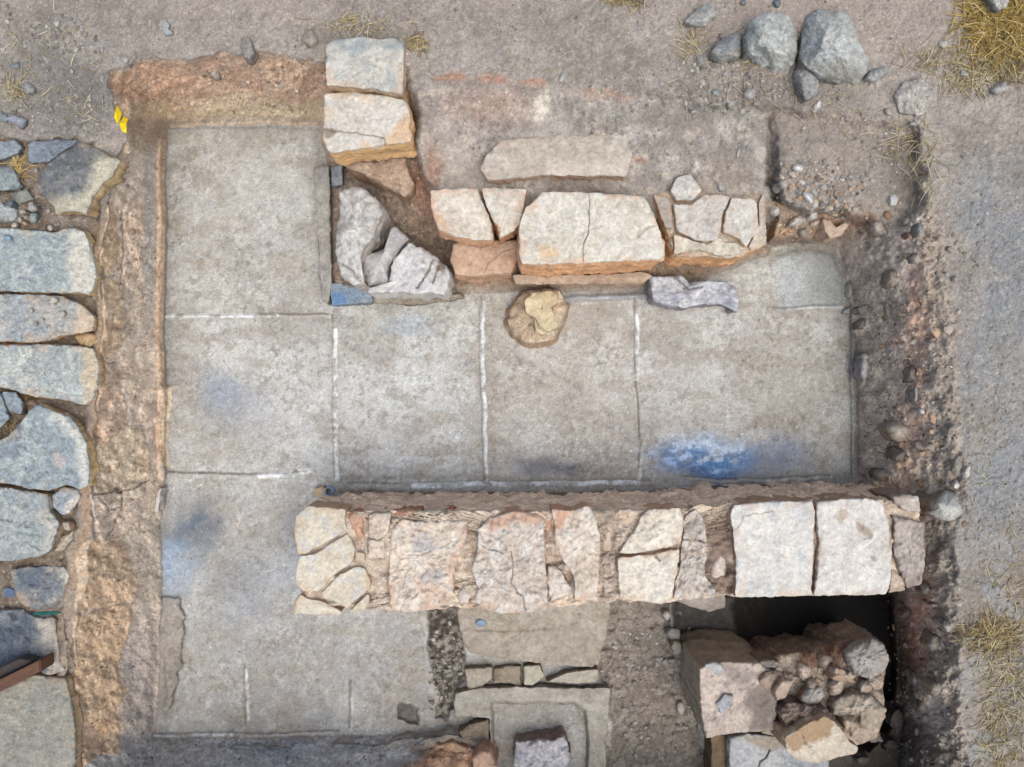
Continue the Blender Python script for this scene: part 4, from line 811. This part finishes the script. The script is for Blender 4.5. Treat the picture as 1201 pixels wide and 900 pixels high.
for i, (x, y, rx, ry, zt, c, lb) in enumerate([(782,722,5,6,.1,(188,182,172),'small white stone at the left rim of the pit under the long wall'), (791,744,9,7,.08,(160,154,146),'grey stone at the left rim of the pit halfway down'), (794,760,6,9,.1,(164,152,136),'tan upright stone at the left rim of the pit'), (789,775,5,3,.02,(196,188,176),'tiny white chip beside the tall shaded face of the pinkish block'),
        (798,832,5,8,.02,(186,182,174),'pale chip on the pebbly floor at the foot of the pinkish block'), (1012,892,9,6,.12,(136,124,112),'grey brown stone at the bottom border right of the tilted block'), (1045,875,10,7,.12,(110,98,88),'dark stone at the foot of the black gap in the pit'), (1052,845,9,14,.1,(122,108,96),'dark upright stone leaning on the right side of the black gap')]):
    St('small_stone', lb, 'stone', irr(x, y, rx, ry, 0, 9, 40 + i), zt, zt - .22, M_ROCK, c, tuple(int(v * .9) for v in c), tuple(int(v * .75) for v in c), dome=.02, edge=3)

for i, (x, y, rx, ry, z) in enumerate([(922,796,12,9,.66), (944,788,14,10,.66), (968,778,13,9,.66), (951,804,10,8,.69), (981,806,13,10,.70), (1012,806,12,10,.70), (924,830,12,11,.66), (946,842,12,9,.70), (996,794,9,7,.72), (1026,800,10,12,.68), (912,784,13,8,.62), (966,848,9,8,.72)]):
    tag(stone('cobble', irr(x, y, rx, ry, i * 31, 10, 90 + i), z, z - .22, M_DIRT, (196 - 6 * (i % 4), 180 - 6 * (i % 4), 164 - 5 * (i % 4)), (176, 160, 146), (134, 120, 108), dome=.05, edge=6, rough=.016, rscale=10, facets=2, spots=.25), 'rounded tan cobble cemented into the top of the rubble mound', 'cobble', 'cobbles cemented into the rubble mound')

# ---- threshold and basin at the bottom centre --------------------------------------------
St('threshold_slab', 'broad pale threshold slab projecting from under the middle of the long wall', 'stone slab', [(536,690),(620,686),(718,688),(716,712),(711,747.5),(705,765),(695,782.5),(660,781),(602,775),(552,766),(541,750),(537,720)], .12, -.08, M_LIME, (178, 170, 158), (188, 181, 170), (132, 120, 106), rough=.010, edge=3.5, c3=(166, 156, 142), spots=.2,
   recess=[([(660,772),(672,768),(702,756),(712,752),(700,790),(655,790)], .03, 2), ([(540,734),(600,736),(650,733),(650,738),(600,741),(540,739)], .012, 2)])
St('small_slab', 'leftmost pale stone of the thin row between threshold slab and basin', 'stone', [(545,785),(560,783),(576,783),(578,795),(562,808),(549,811)], .08, -.08, M_LIME, (180, 172, 158), (168, 158, 144), (126, 114, 100), edge=2.5)
St('small_slab', 'brownish stone second in the thin row above the basin', 'stone', [(579,784),(596,780),(611,781),(611,804),(594,802),(578,801)], .07, -.08, M_LIME, (160, 148, 132), (148, 134, 118), (120, 106, 92), edge=3, rough=.014)
St('small_slab', 'square greenish white stone in the middle of the thin row above the basin', 'stone', [(614,781),(632,780),(638,792),(625,804),(615,803.5)], .10, -.08, M_LIME, (190, 186, 170), (178, 172, 156), (126, 114, 100), edge=2.5)
St('small_slab', 'long pale stone with chipped left corner, rightmost of the thin row above the basin', 'stone', [(641,800),(653,794),(665,789),(702,785),(701,800),(677,802)], .10, -.08, M_LIME, (186, 180, 166), (176, 168, 154), (126, 114, 100), edge=2.5)
St('basin', 'pale stone basin with a rounded sunken tray cut by the bottom border', 'stone basin', [(533,812),(560,808),(580,806.5),(650,807),(716,807),(715,830),(710,870),(711,890),(703,940),(573,940),(575,860),(575,842),(555,841),(532.5,840)], .10, -.16, M_LIME, (178, 174, 164), (188, 184, 174), (128, 116, 104), pole=(640,834.5), edge=2.5, rough=.006, c3=(166, 160, 148), spots=.15, res=1.2,
   recess=[([(578,825),(640,825),(672,826),(684,833),(687,845),(689,950),(578,950)], .14, 3.5)], patches=[([(579,828),(672,828),(684,846),(686,950),(579,950)], (140, 134, 130), 3)])
St('rock', 'bluish white rough stone lying in the basin tray', 'rock', [(605,871),(630,867),(650,868),(662,865),(670,887),(665,897),(655,912),(612,912),(601,897)], .20, -.06, M_LIME, (206, 207, 214), (190, 191, 202), (128, 112, 104), rough=.025, rscale=12, edge=4, spots=.4, jag=1.4, c3=(222, 222, 226))
St('rock_ledge', 'rough dark blue grey and brown rock ledge crossing the lower left bottom border', 'rock ledge', [(150,945),(172,896),(205,882),(260,876),(300,873),(345,877),(400,871),(440,873),(480,866),(530,861),(566,868),(572,900),(570,945)], .15, -.1, M_ROCK, (136, 142, 146), (152, 147, 138), (160, 154, 144), rough=.032, rscale=18, edge=9, jag=1.4, flare=.02, spots=.4, c3=(98, 112, 128), pole=(370,915),
   patches=[([(452,890),(500,868),(560,862),(575,945),(440,945)], (158, 132, 110), 9), ([(310,880),(350,876),(340,905),(300,905)], (86, 106, 132), 8)])
St('rock', 'smooth orange pink stone at the bottom border left of the basin', 'rock', [(554,890),(562,880),(575,882),(584,900),(580,914),(556,914)], .36, .0, M_LIME, (204, 172, 150), (190, 158, 136), (160, 130, 110), dome=.03, edge=5)
St('earth_lump', 'orange brown lump of earth at the bottom border left of the smooth pink stone', 'earth lump', [(466,920),(480,890),(500,878),(530,870),(548,876),(556,892),(554,940),(470,940)], .20, -.1, M_DIRT, (170, 138, 112), (152, 122, 98), (134, 108, 88), rough=.025, rscale=14, edge=7, flare=.03)
St('rock', 'greyish brown corner stone left of the basin tray', 'rock', [(537,858),(556,848),(573,844),(573,872),(560,876),(545,870)], .12, -.1, M_LIME, (150, 138, 122), (136, 124, 108), (112, 98, 86), edge=4, rough=.02)
St('flake', 'small blue flake lying on the broad threshold slab', 'flake', [(556,731),(562,727),(570,728),(572,732),(563,735)], .132, .112, M_PEB, (116, 138, 170), (124, 146, 176), (100, 112, 134), edge=1.5, rough=.002)
St('clay_lump', 'small tan brick chip standing at the left foot of the long wall', 'brick chip', [(367.5,572),(379,571),(382,575),(382,582),(367.5,582)], .08, -.04, M_LIME, (200, 176, 148), (186, 162, 136), (160, 136, 114), edge=1.5)

# ---- loose rocks at the top right -------------------------------------------------------------
TR = dict(edge=3.5, rough=.02, rscale=14, spots=.3, dome=.03)
GC1, GC2, GCS = (154, 164, 166), (172, 178, 174), (120, 116, 108)
def Rk(*a, **kw): kw = {**TR, **kw}; return St(*a, **kw)
Rk('boulder', 'pale blue grey boulder narrowing downward left of the biggest loose boulder', 'boulder', [(873.4,42.5),(877.7,28),(893,15.6),(913,14),(927,20),(934,37),(935.7,59.5),(930,76),(924,88),(909,90),(897.5,88),(886,76),(877,58)], 1.22, .9, M_ROCK, (186, 192, 186), (170, 178, 176), GCS, facets=7, c3=(184, 186, 178), recess=[([(884,55),(896,58),(903,72),(904,92),(884,92),(876,60)], .06, 5)])
Rk('boulder', 'biggest loose boulder at the top right with a blue tinted face', 'boulder', [(938.5,68),(938.5,42.5),(947,17),(964,10),(975,14),(989.5,11),(999,22.6),(1006.5,48),(1019,68),(1016,85),(1003.7,102),(990,96),(978,92),(961,90.6),(947,79)], 1.26, .9, M_ROCK, (170, 180, 184), (184, 188, 182), GCS, facets=8, c3=(176, 178, 170), patches=[([(950,72),(985,76),(1014,80),(1004,102),(962,90)], (150, 148, 134), 8)])
Rk('rock', 'wedge shaped grey rock left of the two big loose boulders', 'rock', [(834,62),(842,48),(856,42),(870.6,38),(875,59.5),(865,68),(845,73)], 1.10, .86, M_ROCK, (136, 146, 158), (152, 156, 156), GCS, facets=3, patches=[([(838,64),(872,58),(866,70),(844,74)], (176, 170, 152), 5)])
Rk('rock', 'pale half buried rock leftmost at the top border', 'rock', [(802.6,25.5),(814,13),(825,5.7),(836.6,1.4),(842,17),(828,32.5),(811,31)], 1.03, .88, M_ROCK, (172, 170, 160), (160, 166, 166), GCS, facets=2)
Rk('rock', 'small upright grey rock below the gap between the two big loose boulders', 'rock', [(930,85),(938.5,75),(952,82),(961,93.4),(960,110),(945.6,117.5),(936,105)], 1.10, .84, M_ROCK, (158, 160, 160), (148, 148, 144), GCS, facets=3)
Rk('rock', 'isolated flat beige grey rock right of the biggest loose boulder', 'rock', [(1047.5,113),(1060,96),(1080,90.6),(1098.5,105),(1100,124.6),(1088,132),(1074.5,137),(1054.6,133)], 1.02, .86, M_ROCK, (192, 182, 170), (178, 168, 156), GCS)
Rk('rock', 'small pale rock touching the lower right side of the biggest loose boulder', 'rock', [(1012,93),(1020.6,81),(1032,78),(1040,78),(1040.5,88),(1026,98)], 1.03, .88, M_ROCK, (170, 174, 170), (156, 160, 158), GCS, facets=2)
Rk('rock', 'small white triangular stone under the small upright grey rock', 'rock', [(947,127),(954,120),(962,116),(965,124.6),(955.5,135)], 1.0, .84, M_ROCK, (194, 192, 186), (178, 176, 170), GCS, facets=2)
Rk('rock', 'grey rock in the dry grass at the very top right corner', 'rock', [(1155,-10),(1189,-10),(1180,8),(1170,13),(1163,6)], 1.08, .88, M_ROCK, (176, 176, 168), (164, 162, 154), GCS)
for i, (x, y, rx, ry, c, lb) in enumerate([(879,110,8,9,(182,178,170),'pale squarish stone below the left big loose boulder'), (839.5,109,5,5,(176,184,184),'small bluish white stone left of the pale squarish stone'), (865,75,6,4.5,(192,178,162),'small pinkish stone under the wedge shaped rock'), (912,4,7,5,(120,134,142),'dark bluish stone at the top border above the left big boulder'),
        (821,70,5,5,(160,158,154),'small grey stone left of the wedge shaped rock'), (872,3,5,4,(126,128,130),'small dark ring of stone at the top border'), (1106,52,6,6,(182,176,168),'small white stone at the edge of the dry grass'), (1172,104,12,8,(164,162,158),'grey half buried stone below the dry grass at the right'), (1130,86,6,5,(166,172,174),'small bluish stone in the middle of the dry grass fringe'),
        (1042,131,7,5,(172,162,150),'small beige stone left of the isolated flat rock'), (857,122,5,5,(172,166,158),'small flat stone on the gravel left of the pale squarish stone'), (845,219,8,5,(188,186,180),'small whitish stone above the fractured block'), (866,180,6,2.5,(206,202,196),'thin white sliver on the raised earth'), (660,91,8,4,(196,192,182),'pale elongated stone on the orange scarp'),
        (364,45,10,13,(186,170,148),'tan upright stone left of the stacked pair of blocks'), (290,57,9,12,(168,156,144),'greyish tan stone on the rim of the orange cut bank'), (250,85,5,5,(202,190,174),'small white stone stuck in the orange cut bank'), (147,71,5,5,(182,176,166),'whitish stone at the corner of the rim'), (67,28,4.5,4.5,(192,190,184),'white stone among the gravel at the upper left'),
        (18,77,5,7,(136,146,154),'bluish stone among the gravel at the left border'), (33,103,7,11,(150,148,146),'grey stone beside the gravelly grass at the left border'), (3,138,7,9,(140,154,160),'blue grey stone at the left border above the boulders')]):
    zz = float(gz(x, y))
    St('small_stone', lb, 'stone', irr(x, y, rx, ry, i * 23, 8, i), zz + min(rx, ry) * .007, zz - .06, M_ROCK, c, tuple(int(v * .92) for v in c), tuple(int(v * .75) for v in c), dome=min(rx, ry) * .004, edge=min(rx, ry) * .5, rough=.006)
St('slate_chip', 'flat blue four sided slate chip at the left border', 'slate chip', [(7,140),(15,135),(31,141),(25,150)], .985, .955, M_ROCK, (142,152,168), (132,142,160), (100,100,104), edge=1, rough=.002)
St('slate_chip', 'half buried bluish flake on the path at the upper left', 'slate chip', [(189,32),(193,24),(199,28),(198,36),(204,40),(194,42)], .965, .94, M_ROCK, (168,182,188), (158,170,176), (120,116,110), edge=1.5, rough=.003)
St('shard', 'white sliver of plaster standing at the left foot of the cut bank', 'shard', [(185,576),(189,572.5),(187.5,590),(186,601),(179,601),(183,588)], .13, .02, M_LIME, (226, 224, 218), (216, 212, 206), (180,172,164), edge=1, rough=.004)

# ---- stones stuck in the right bank ------------------------------------------------------
St('hook_stone', 'hook shaped pale pink stone at the head of the right bank', 'rock', [(964,256),(973.4,257.5),(980,266),(990,262),(997,263),(987,277),(973,280),(966,270)], .52, .3, M_LIME, (218, 196, 180), (206, 180, 162), (184, 154, 134), edge=3, pole=(978,270))
bank = [(936,196,8,7,0,(196,192,186),'white angular chip above the rubble right of the fractured block'), (919.7,216.7,6,6,0,(178,176,168),'grey white stone in the rubble nearest the fractured block'), (947.7,230.7,6,11,-20,(184,194,200),'elongated bluish stone in the rubble right of the fractured block'),
    (910,246,9,8,0,(206,206,204),'white chunky stone touching the upper right of the fractured block'), (936,258,13,8,-15,(192,184,168),'cream oval stone left of the hook shaped stone'), (952,251.7,7,6,0,(196,196,194),'small white stone above the hook shaped stone'), (943,272,10,6,-25,(142,130,118),'grey brown stone under the cream oval stone'), (957,261,9,4,-20,(186,162,138),'thin tan stone touching the hook shaped stone'),
    (1046.7,235.6,7,9,10,(184,186,186),'pale bluish stone high on the right bank'), (1032,265.5,13,11,0,(178,162,144),'rounded tan stone right of the hook shaped stone'), (1079,268,6,9,15,(124,124,126),'dark bluish stone high on the right bank'), (1064,260,5,5,0,(184,180,174),'small white pebble left of the dark bluish stone'), (1066.7,277,3,4,0,(146,98,80),'tiny red pebble on the right bank'),
    (1075.6,304,9,8,0,(146,136,122),'grey brown rounded stone on the upper right bank'), (1048,327,13,9,10,(152,138,122),'flat brown stone on the right bank above the elongated one'), (1042,360,6,20,-12,(158,142,124),'elongated upright brown stone on the right bank'), (997,338,6,13,15,(140,134,128),'upright grey stone at the edge of the floor niche'), (1015.6,363,9,7,0,(150,142,132),'small pale stone left of the elongated upright stone'),
    (996,363,10,4,-15,(160,162,170),'thin bluish stone at the corner of the floor niche'), (1011,380,8,8,0,(126,114,100),'dull brown stone below the thin bluish stone'), (1017,418,7,5,0,(158,158,162),'small lilac pebble at the right edge of the floor'), (1015.5,430,7,17,8,(164,162,172),'lilac upright stone at the right edge of the floor'), (1068,438,13,12,0,(112,100,90),'dark rounded stone in the middle of the right bank'),
    (1074.4,463,5,10,-5,(146,144,144),'grey oval pebble above the white pebble on the right bank'), (1081,483,6,5,0,(204,202,196),'bright white pebble in the red streak of the right bank'), (1056,505,17,13,15,(170,152,134),'large tan stone protruding from the middle of the right bank'), (1056,533,14,9,10,(116,104,94),'dark flat stone under the large tan stone'), (1078,523,13,7,20,(158,138,120),'tan flat stone right of the large tan stone'),
    (1038,558,15,9,5,(108,98,88),'dark stone above the right end of the long wall'), (1122,547,8,14,5,(154,148,132),'greenish grey upright stone at the rim of the right bank'), (1134,554,3.5,8,10,(206,204,198),'white sliver at the rim of the right bank'), (1122,568,4.5,5,0,(186,182,174),'small white pebble above the pale pointed stone at the rim'), (1120,328,5,5,0,(166,160,146),'small tan pebble high on the rim of the right bank'),
    (1114,292,6,5,0,(140,132,120),'small brown pebble at the upper rim of the right bank'), (1098,710,8,4,0,(160,136,116),'flat pink brown stone in the lower right bank'), (1097,755,7,9,0,(142,128,110),'tan angular stone halfway down the lower right bank'), (1074,797,5,10,10,(150,144,138),'pale upright stone low in the red part of the right bank'), (1098,808,8,10,0,(140,124,106),'brown angular stone low in the right bank'),
    (1084,830,9,11,-20,(134,118,104),'grey brown stone at the foot of the lower right bank'), (1088,690,8,9,0,(128,116,104),'brown stone where the long wall meets the right bank'), (1112,735,5,8,0,(150,142,130),'grey upright pebble below the pale pointed stone'), (1065,720,10,8,0,(112,98,86),'dark stone at the top of the black gap')]
for i, (x, y, rx, ry, a, c, lb) in enumerate(bank):
    zz = float(gz(x, y)); r = min(rx, ry); c = tuple(min(245, (.72 * v + .28 * u) * 1.16) for v, u in zip(c, (164, 150, 134)))
    St('bank_stone', lb, 'stone', irr(x, y, rx, ry, a, 9, 11 + i), zz + r * .007 + .012, zz - .12, M_ROCK, c, tuple(int(v * .9) for v in c), tuple(int(v * .72) for v in c), dome=r * .005, edge=r * .55, rough=.010, rscale=10, facets=2, spots=.2)
St('rock', 'pale pointed stone standing at the rim where the long wall meets the right bank', 'rock', [(1089,602),(1098,588),(1107,576),(1125,574),(1129,603),(1118,612),(1105,611)], 1.0, .6, M_ROCK, (176, 178, 168), (188, 186, 174), (140, 126, 108), edge=4, facets=3, dome=.04)
# ------------------------------------------------------------------ small made things
def box_prism(pts_top, z_of, thick, name, material, col, parent=None, bevel=0):
    """a thin bent strip: outline in pixels, height function, thickness"""
    P = np.asarray(pts_top, float)
    top = np.array([toworld(x, y, z_of(x, y)) for x, y in P]); bot = top - np.array([0, 0, thick])
    n = len(P); V = np.concatenate([top, bot])
    Fs = [list(range(n)), list(range(2 * n - 1, n - 1, -1))] + [[i, i + n, (i + 1) % n + n, (i + 1) % n] for i in range(n)]
    o0 = V.mean(0); me = bpy.data.meshes.new(name); me.from_pydata([tuple(v - o0) for v in V], [], Fs); me.update()
    me.materials.append(material); o = bpy.data.objects.new(name, me); COL.objects.link(o); o.location = o0
    if parent is not None: o.parent = parent; o.location = o0 - np.asarray(parent.location)
    import bmesh
    bm = bmesh.new(); bm.from_mesh(me); bmesh.ops.recalc_face_normals(bm, faces=bm.faces)
    if bevel: bmesh.ops.bevel(bm, geom=bm.edges[:], offset=bevel, segments=2, affect='EDGES')
    bm.to_mesh(me); bm.free()
    return o
M_YEL = plain_mat('yellow_plastic', (.78, .56, .01), .45, .08, 60)
for pts, lb in (([(137,124),(142.5,132.5),(140.5,139),(138,145.5),(134,138),(135,131)], 'bright yellow diamond shaped tag higher on the upper left corner of the bank'),
                ([(145,137),(150,139.5),(147.8,145),(148,150),(148,156.5),(144,154.5),(141.5,150),(140,145)], 'bright yellow bent tag just below the diamond shaped one')):
    z0 = float(gz(142, 140)) + .05
    tag(box_prism(pts, lambda x, y: max(float(gz(x, y)), z0 - .1) + .025, .008, 'yellow_tag', M_YEL, None), lb, 'marker tag', 'yellow tags pinned to the bank')
# timber at the left border
M_WOOD = plain_mat('brown_varnished_timber', (.080, .036, .018), .5, .35, 40)
M_WOOD2 = plain_mat('dark_timber', (.035, .028, .024), .6, .3, 40)
beam = empty('timber_beam', toworld(0, 795, 1.0), 'brown varnished timber beam end resting on stones at the left border', 'timber beam')
box_prism([(-60,826),(47,774),(47.5,788),(-60,842)], lambda x, y: 1.12, .16, 'plank', M_WOOD, None, beam, .006)
box_prism([(-60,811),(22,773),(30,773.5),(38,776),(-60,824)], lambda x, y: 1.06, .10, 'plank', M_WOOD2, None, beam, .006)
# cut plastic pipe stub in the ground
def ring(cx, cy, z0, z1, ro, ri, name, material, parent=None, n=40):
    c = toworld(cx, cy, z1); V = []; F = []
    for r, z in ((ro, z0), (ro * 1.0, z1 - .004), (ro - .003, z1), (ri + .003, z1), (ri, z1 - .004), (ri, z0)):
        for i in range(n):
            a = 2 * math.pi * i / n; rr = r * (1 + .04 * math.sin(2 * a + 1)); V.append((c[0] + rr * math.cos(a), c[1] + rr * math.sin(a), z))
    for k in range(5):
        for i in range(n): F.append((k * n + i, k * n + (i + 1) % n, (k + 1) * n + (i + 1) % n, (k + 1) * n + i))
    V = np.array(V); o0 = np.array([c[0], c[1], z0])
    return mesh_obj(name, V, np.array(F), None, material, o0, parent)
M_PVC = plain_mat('white_plastic', (.55, .58, .60), .5, .2, 40); M_LEAD = plain_mat('grey_blue_pipe', (.20, .26, .33), .5, .25, 60)
g0 = float(gz(1140, 757))
p = empty('pipe_stub', toworld(1140, 757, g0 - .05), 'cut white plastic pipe stub filled with brown earth in the dry grass at the right', 'pipe')
ring(1140, 757, g0 - .08, g0 + .012, .058, .053, 'pipe_rim', M_PVC, p)
stone('earth_fill', irr(1139, 757, 8, 8, 0, 12, 4), g0 + .004, g0 - .05, M_DIRT, (172, 146, 126), (156, 130, 110), (120, 100, 84), p, dome=.01, edge=3)
tag(ring(385, 577, -.02, .085, .042, .03, 'pipe_end', M_LEAD), 'short grey blue pipe end beside the tan brick chip by the long wall', 'pipe')
M_GREEN = plain_mat('green_plastic', (.01, .07, .055), .3, .4, 60); M_BLUE = plain_mat('blue_plastic', (.07, .10, .16), .5, .25, 60)
tag(box_prism([(37,719),(50,717.5),(66,717),(72,719),(64,721.5),(50,722),(40,722)], lambda x, y: .99 + .004 * math.sin(x), .012, 'green_scrap', M_GREEN, None, None, .002), 'dark green plastic scrap in the gap between two left stones', 'plastic scrap')
tag(box_prism([(3,692),(9,689),(18,693),(20,699),(10,701),(4,699)], lambda x, y: .90 + .006 * math.sin(x * .7), .012, 'blue_scrap', M_BLUE, None, None, .002), 'blue scrap lying in the dark gap at the left border', 'plastic scrap')

# ------------------------------------------------------------------ gravel (uncountable) and dry grass
ICO_V = None
def gravel(zones):
    t_ = (1 + 5 ** .5) / 2
    iv = np.array([(-1,t_,0),(1,t_,0),(-1,-t_,0),(1,-t_,0),(0,-1,t_),(0,1,t_),(0,-1,-t_),(0,1,-t_),(t_,0,-1),(t_,0,1),(-t_,0,-1),(-t_,0,1)], float); iv /= np.linalg.norm(iv[0])
    ifc = np.array([(0,11,5),(0,5,1),(0,1,7),(0,7,10),(0,10,11),(1,5,9),(5,11,4),(11,10,2),(10,7,6),(7,1,8),(3,9,4),(3,4,2),(3,2,6),(3,6,8),(3,8,9),(4,9,5),(2,4,11),(6,2,10),(8,6,7),(9,8,1)])
    Vs, Fs, Cs = [], [], []; off = 0
    for (x0, y0, x1, y1, n, rmin, rmax, pal, clump) in zones:
        px = rng.uniform(x0, x1, n * 3); py = rng.uniform(y0, y1, n * 3)
        keep = rng.uniform(-.6, .8, n * 3) < fbm(px, py, 45, 3, 77) * clump + .1
        ex = np.minimum(np.minimum(px - x0, x1 - px) / (.25 * (x1 - x0)), np.minimum(py - y0, y1 - py) / (.25 * (y1 - y0)))
        keep &= rng.uniform(0, 1, n * 3) < np.clip(ex, .0, 1)
        px, py = px[keep][:n], py[keep][:n]; zz = gz(px, py)
        for x, y, z in zip(px, py, zz):
            r = rmin + (rmax - rmin) * rng.uniform() ** 4
            rs = r * K * .85 * .6
            v = iv * (rng.uniform(.7, 1.25, (12, 1))) * rs * rng.uniform(.65, 1.3, 3) * np.array([1, 1, .7])
            a = rng.uniform(0, 6.28); ca, sa = math.cos(a), math.sin(a)
            v = np.stack([v[:, 0] * ca - v[:, 1] * sa, v[:, 0] * sa + v[:, 1] * ca, v[:, 2]], -1)
            Vs.append(v + toworld(x, y, z + rs * .3 / 1)); Fs.append(ifc + off); off += 12
            c = C(*pal[rng.integers(len(pal))]) * rng.uniform(.75, 1.2); Cs.append(np.broadcast_to(c, (12, 3)))
    return tag(mesh_obj('gravel', np.concatenate(Vs), np.concatenate(Fs), np.concatenate(Cs), M_PEB, smooth=False), kind='stuff')
GR = [(160,156,148),(144,140,132),(176,172,164),(128,124,118),(156,158,156),(162,150,138),(118,113,107)]
BRN = [(150,138,124),(134,122,110),(160,148,134),(124,112,101),(168,158,146),(150,130,114)]
TAN = [(190,164,136),(170,142,116),(206,186,160),(156,130,108),(200,190,176)]
gravel([(-20,-20,130,165,900,1.2,5,GR,1), (780,40,1000,140,1000,1.2,6,GR,1), (-20,-20,1220,140,900,1,3.2,GR,1.2), (330,15,500,60,350,1,3.5,GR,1), (490,80,910,220,800,1,4,GR,1.2), (900,130,1090,260,450,1,5,GR,1),
        (1000,230,1130,600,700,1.2,7,BRN,.7), (1000,235,1120,600,240,3,9,BRN+TAN,.6), (1040,690,1130,900,130,3,9,BRN,.6), (905,190,1010,282,90,3,9,GR+TAN,.6), (1040,600,1140,910,420,1.2,7,BRN,.7), (900,190,1000,290,260,1.5,7,GR+TAN,.6), (1120,130,1220,910,800,1,3.2,GR,1.2),
        (502,705,548,842,260,1.5,7,GR,.5), (704,705,835,905,650,1.2,6,GR,.8), (120,60,195,700,500,1,4,TAN,1), (150,66,380,140,500,1,6,TAN+BRN,.8), (200,160,990,560,500,.8,2.0,GR,1.4), (190,560,520,860,200,.8,2.2,GR,1.2),
        (0,160,70,265,180,1.2,5,GR,.6), (40,245,105,272,60,1,4,GR,.6), (390,190,530,340,220,1,5,TAN+BRN,.8)])

def grass(name, patches, mt):
    Vs, Fs, Cs = [], [], []; off = 0
    for (cx, cy, rx, ry, n, lmin, lmax, lift, pal) in patches:
        for _ in range(n):
            a = rng.uniform(0, 6.283); q = rng.uniform() ** .6 * 1.05 * (.75 + .5 * rng.uniform()); x = cx + rx * q * math.cos(a); y = cy + ry * q * math.sin(a)
            L = rng.uniform(lmin, lmax) * K * .85; th = rng.uniform(0, 6.283); w_ = rng.uniform(.0016, .0036)
            p0 = toworld(x, y, float(gz(x, y)) + .004); rise = rng.uniform(.08, .55) * lift; bend = rng.uniform(-.7, .7)
            pts = []; dcur = th
            p = p0.copy()
            for s_ in range(5):
                pts.append(p.copy()); st = L / 4
                p = p + np.array([math.cos(dcur) * st, math.sin(dcur) * st, st * rise * (1 - s_ / 2.2)]); dcur += bend / 4
            pts = np.array(pts); pts[:, 2] = np.maximum(pts[:, 2], p0[2])
            d_ = pts[-1] - pts[0]; sd_ = np.array([-d_[1], d_[0], 0]); sd_ /= np.linalg.norm(sd_) + 1e-9
            wv = np.array([1, 1, .9, .7, .25]) * w_
            l = pts + sd_ * wv[:, None]; r = pts - sd_ * wv[:, None]; u = pts + np.array([0, 0, 1]) * wv[:, None] * 1.2
            Vs.append(np.concatenate([l, r, u]))
            for s_ in range(4):
                Fs += [(off + s_, off + s_ + 1, off + 11 + s_, off + 10 + s_), (off + 10 + s_, off + 11 + s_, off + 6 + s_, off + 5 + s_), (off + 5 + s_, off + 6 + s_, off + s_ + 1, off + s_)]
            off += 15
            c = C(*pal[rng.integers(len(pal))]) * rng.uniform(.75, 1.15); Cs.append(np.broadcast_to(c, (15, 3)))
    return tag(mesh_obj(name, np.concatenate(Vs), np.array(Fs), np.concatenate(Cs), mt), kind='stuff')
M_GRASS = mat('dry_straw', bump=.1, grit=.05, var=.1, rough=.8)
ST = [(206,186,130),(180,156,104),(220,206,160),(160,136,94),(140,122,92),(192,178,136),(124,112,90)]
PALE = [(206,192,150),(186,168,122),(220,210,176),(160,142,106)]
GOLD = [(222,196,120),(200,168,92),(234,214,150),(176,142,80),(150,126,78),(126,110,72),(206,180,116)]
GRN = ST + ST + [(128,132,92)]
grass('dry_grass', [(1185,22,54,42,1700,10,38,1,GOLD), (1178,62,48,34,380,8,34,.8,ST), (1110,75,48,22,110,10,34,.5,PALE), (1145,95,30,16,120,8,26,.5,PALE), (1065,165,22,30,90,8,30,.5,PALE), (1080,195,12,40,30,10,34,.5,PALE),
        (1165,745,34,22,330,6,24,.6,ST), (1178,800,30,60,330,5,22,.5,PALE), (1175,870,34,40,220,6,22,.5,PALE), (1135,745,14,12,60,6,20,.7,ST), (1185,700,30,40,70,5,20,.5,PALE), (1170,580,40,50,24,5,18,.5,PALE), (1176,650,34,40,26,5,18,.5,PALE),
        (22,196,6,18,70,14,30,.9,[(216,190,130),(196,166,104),(226,208,160)]), (20,108,14,12,60,8,24,.6,PALE), (95,130,26,26,24,8,28,.4,PALE), (430,28,60,12,70,5,18,.6,PALE), (488,52,12,12,90,5,14,.7,ST), (412,26,10,6,30,6,16,.6,PALE),
        (732,-2,26,8,120,8,22,.8,ST), (812,50,22,16,60,8,24,.5,PALE), (700,40,160,60,24,8,24,.3,PALE), (1000,120,60,40,40,8,24,.4,PALE), (1160,350,30,160,14,8,22,.4,PALE), (880,70,10,14,40,6,16,.6,GRN), (940,50,3,24,40,6,14,.5,ST),
        (18,452,26,6,130,8,26,.7,[(120,98,66),(146,120,82),(96,76,52)]), (36,462,14,8,70,6,20,.7,[(120,98,66),(146,120,82)]), (10,500,12,14,50,6,18,.6,[(130,108,76),(160,140,106)]), (60,60,60,50,50,6,22,.4,PALE), (860,105,60,20,30,8,26,.4,PALE), (1090,205,8,40,22,10,34,.5,PALE)], M_GRASS)
tag(bpy.data.objects['dry_grass'], kind='stuff')
tag(bpy.data.objects['mud_wall'], kind='thing')
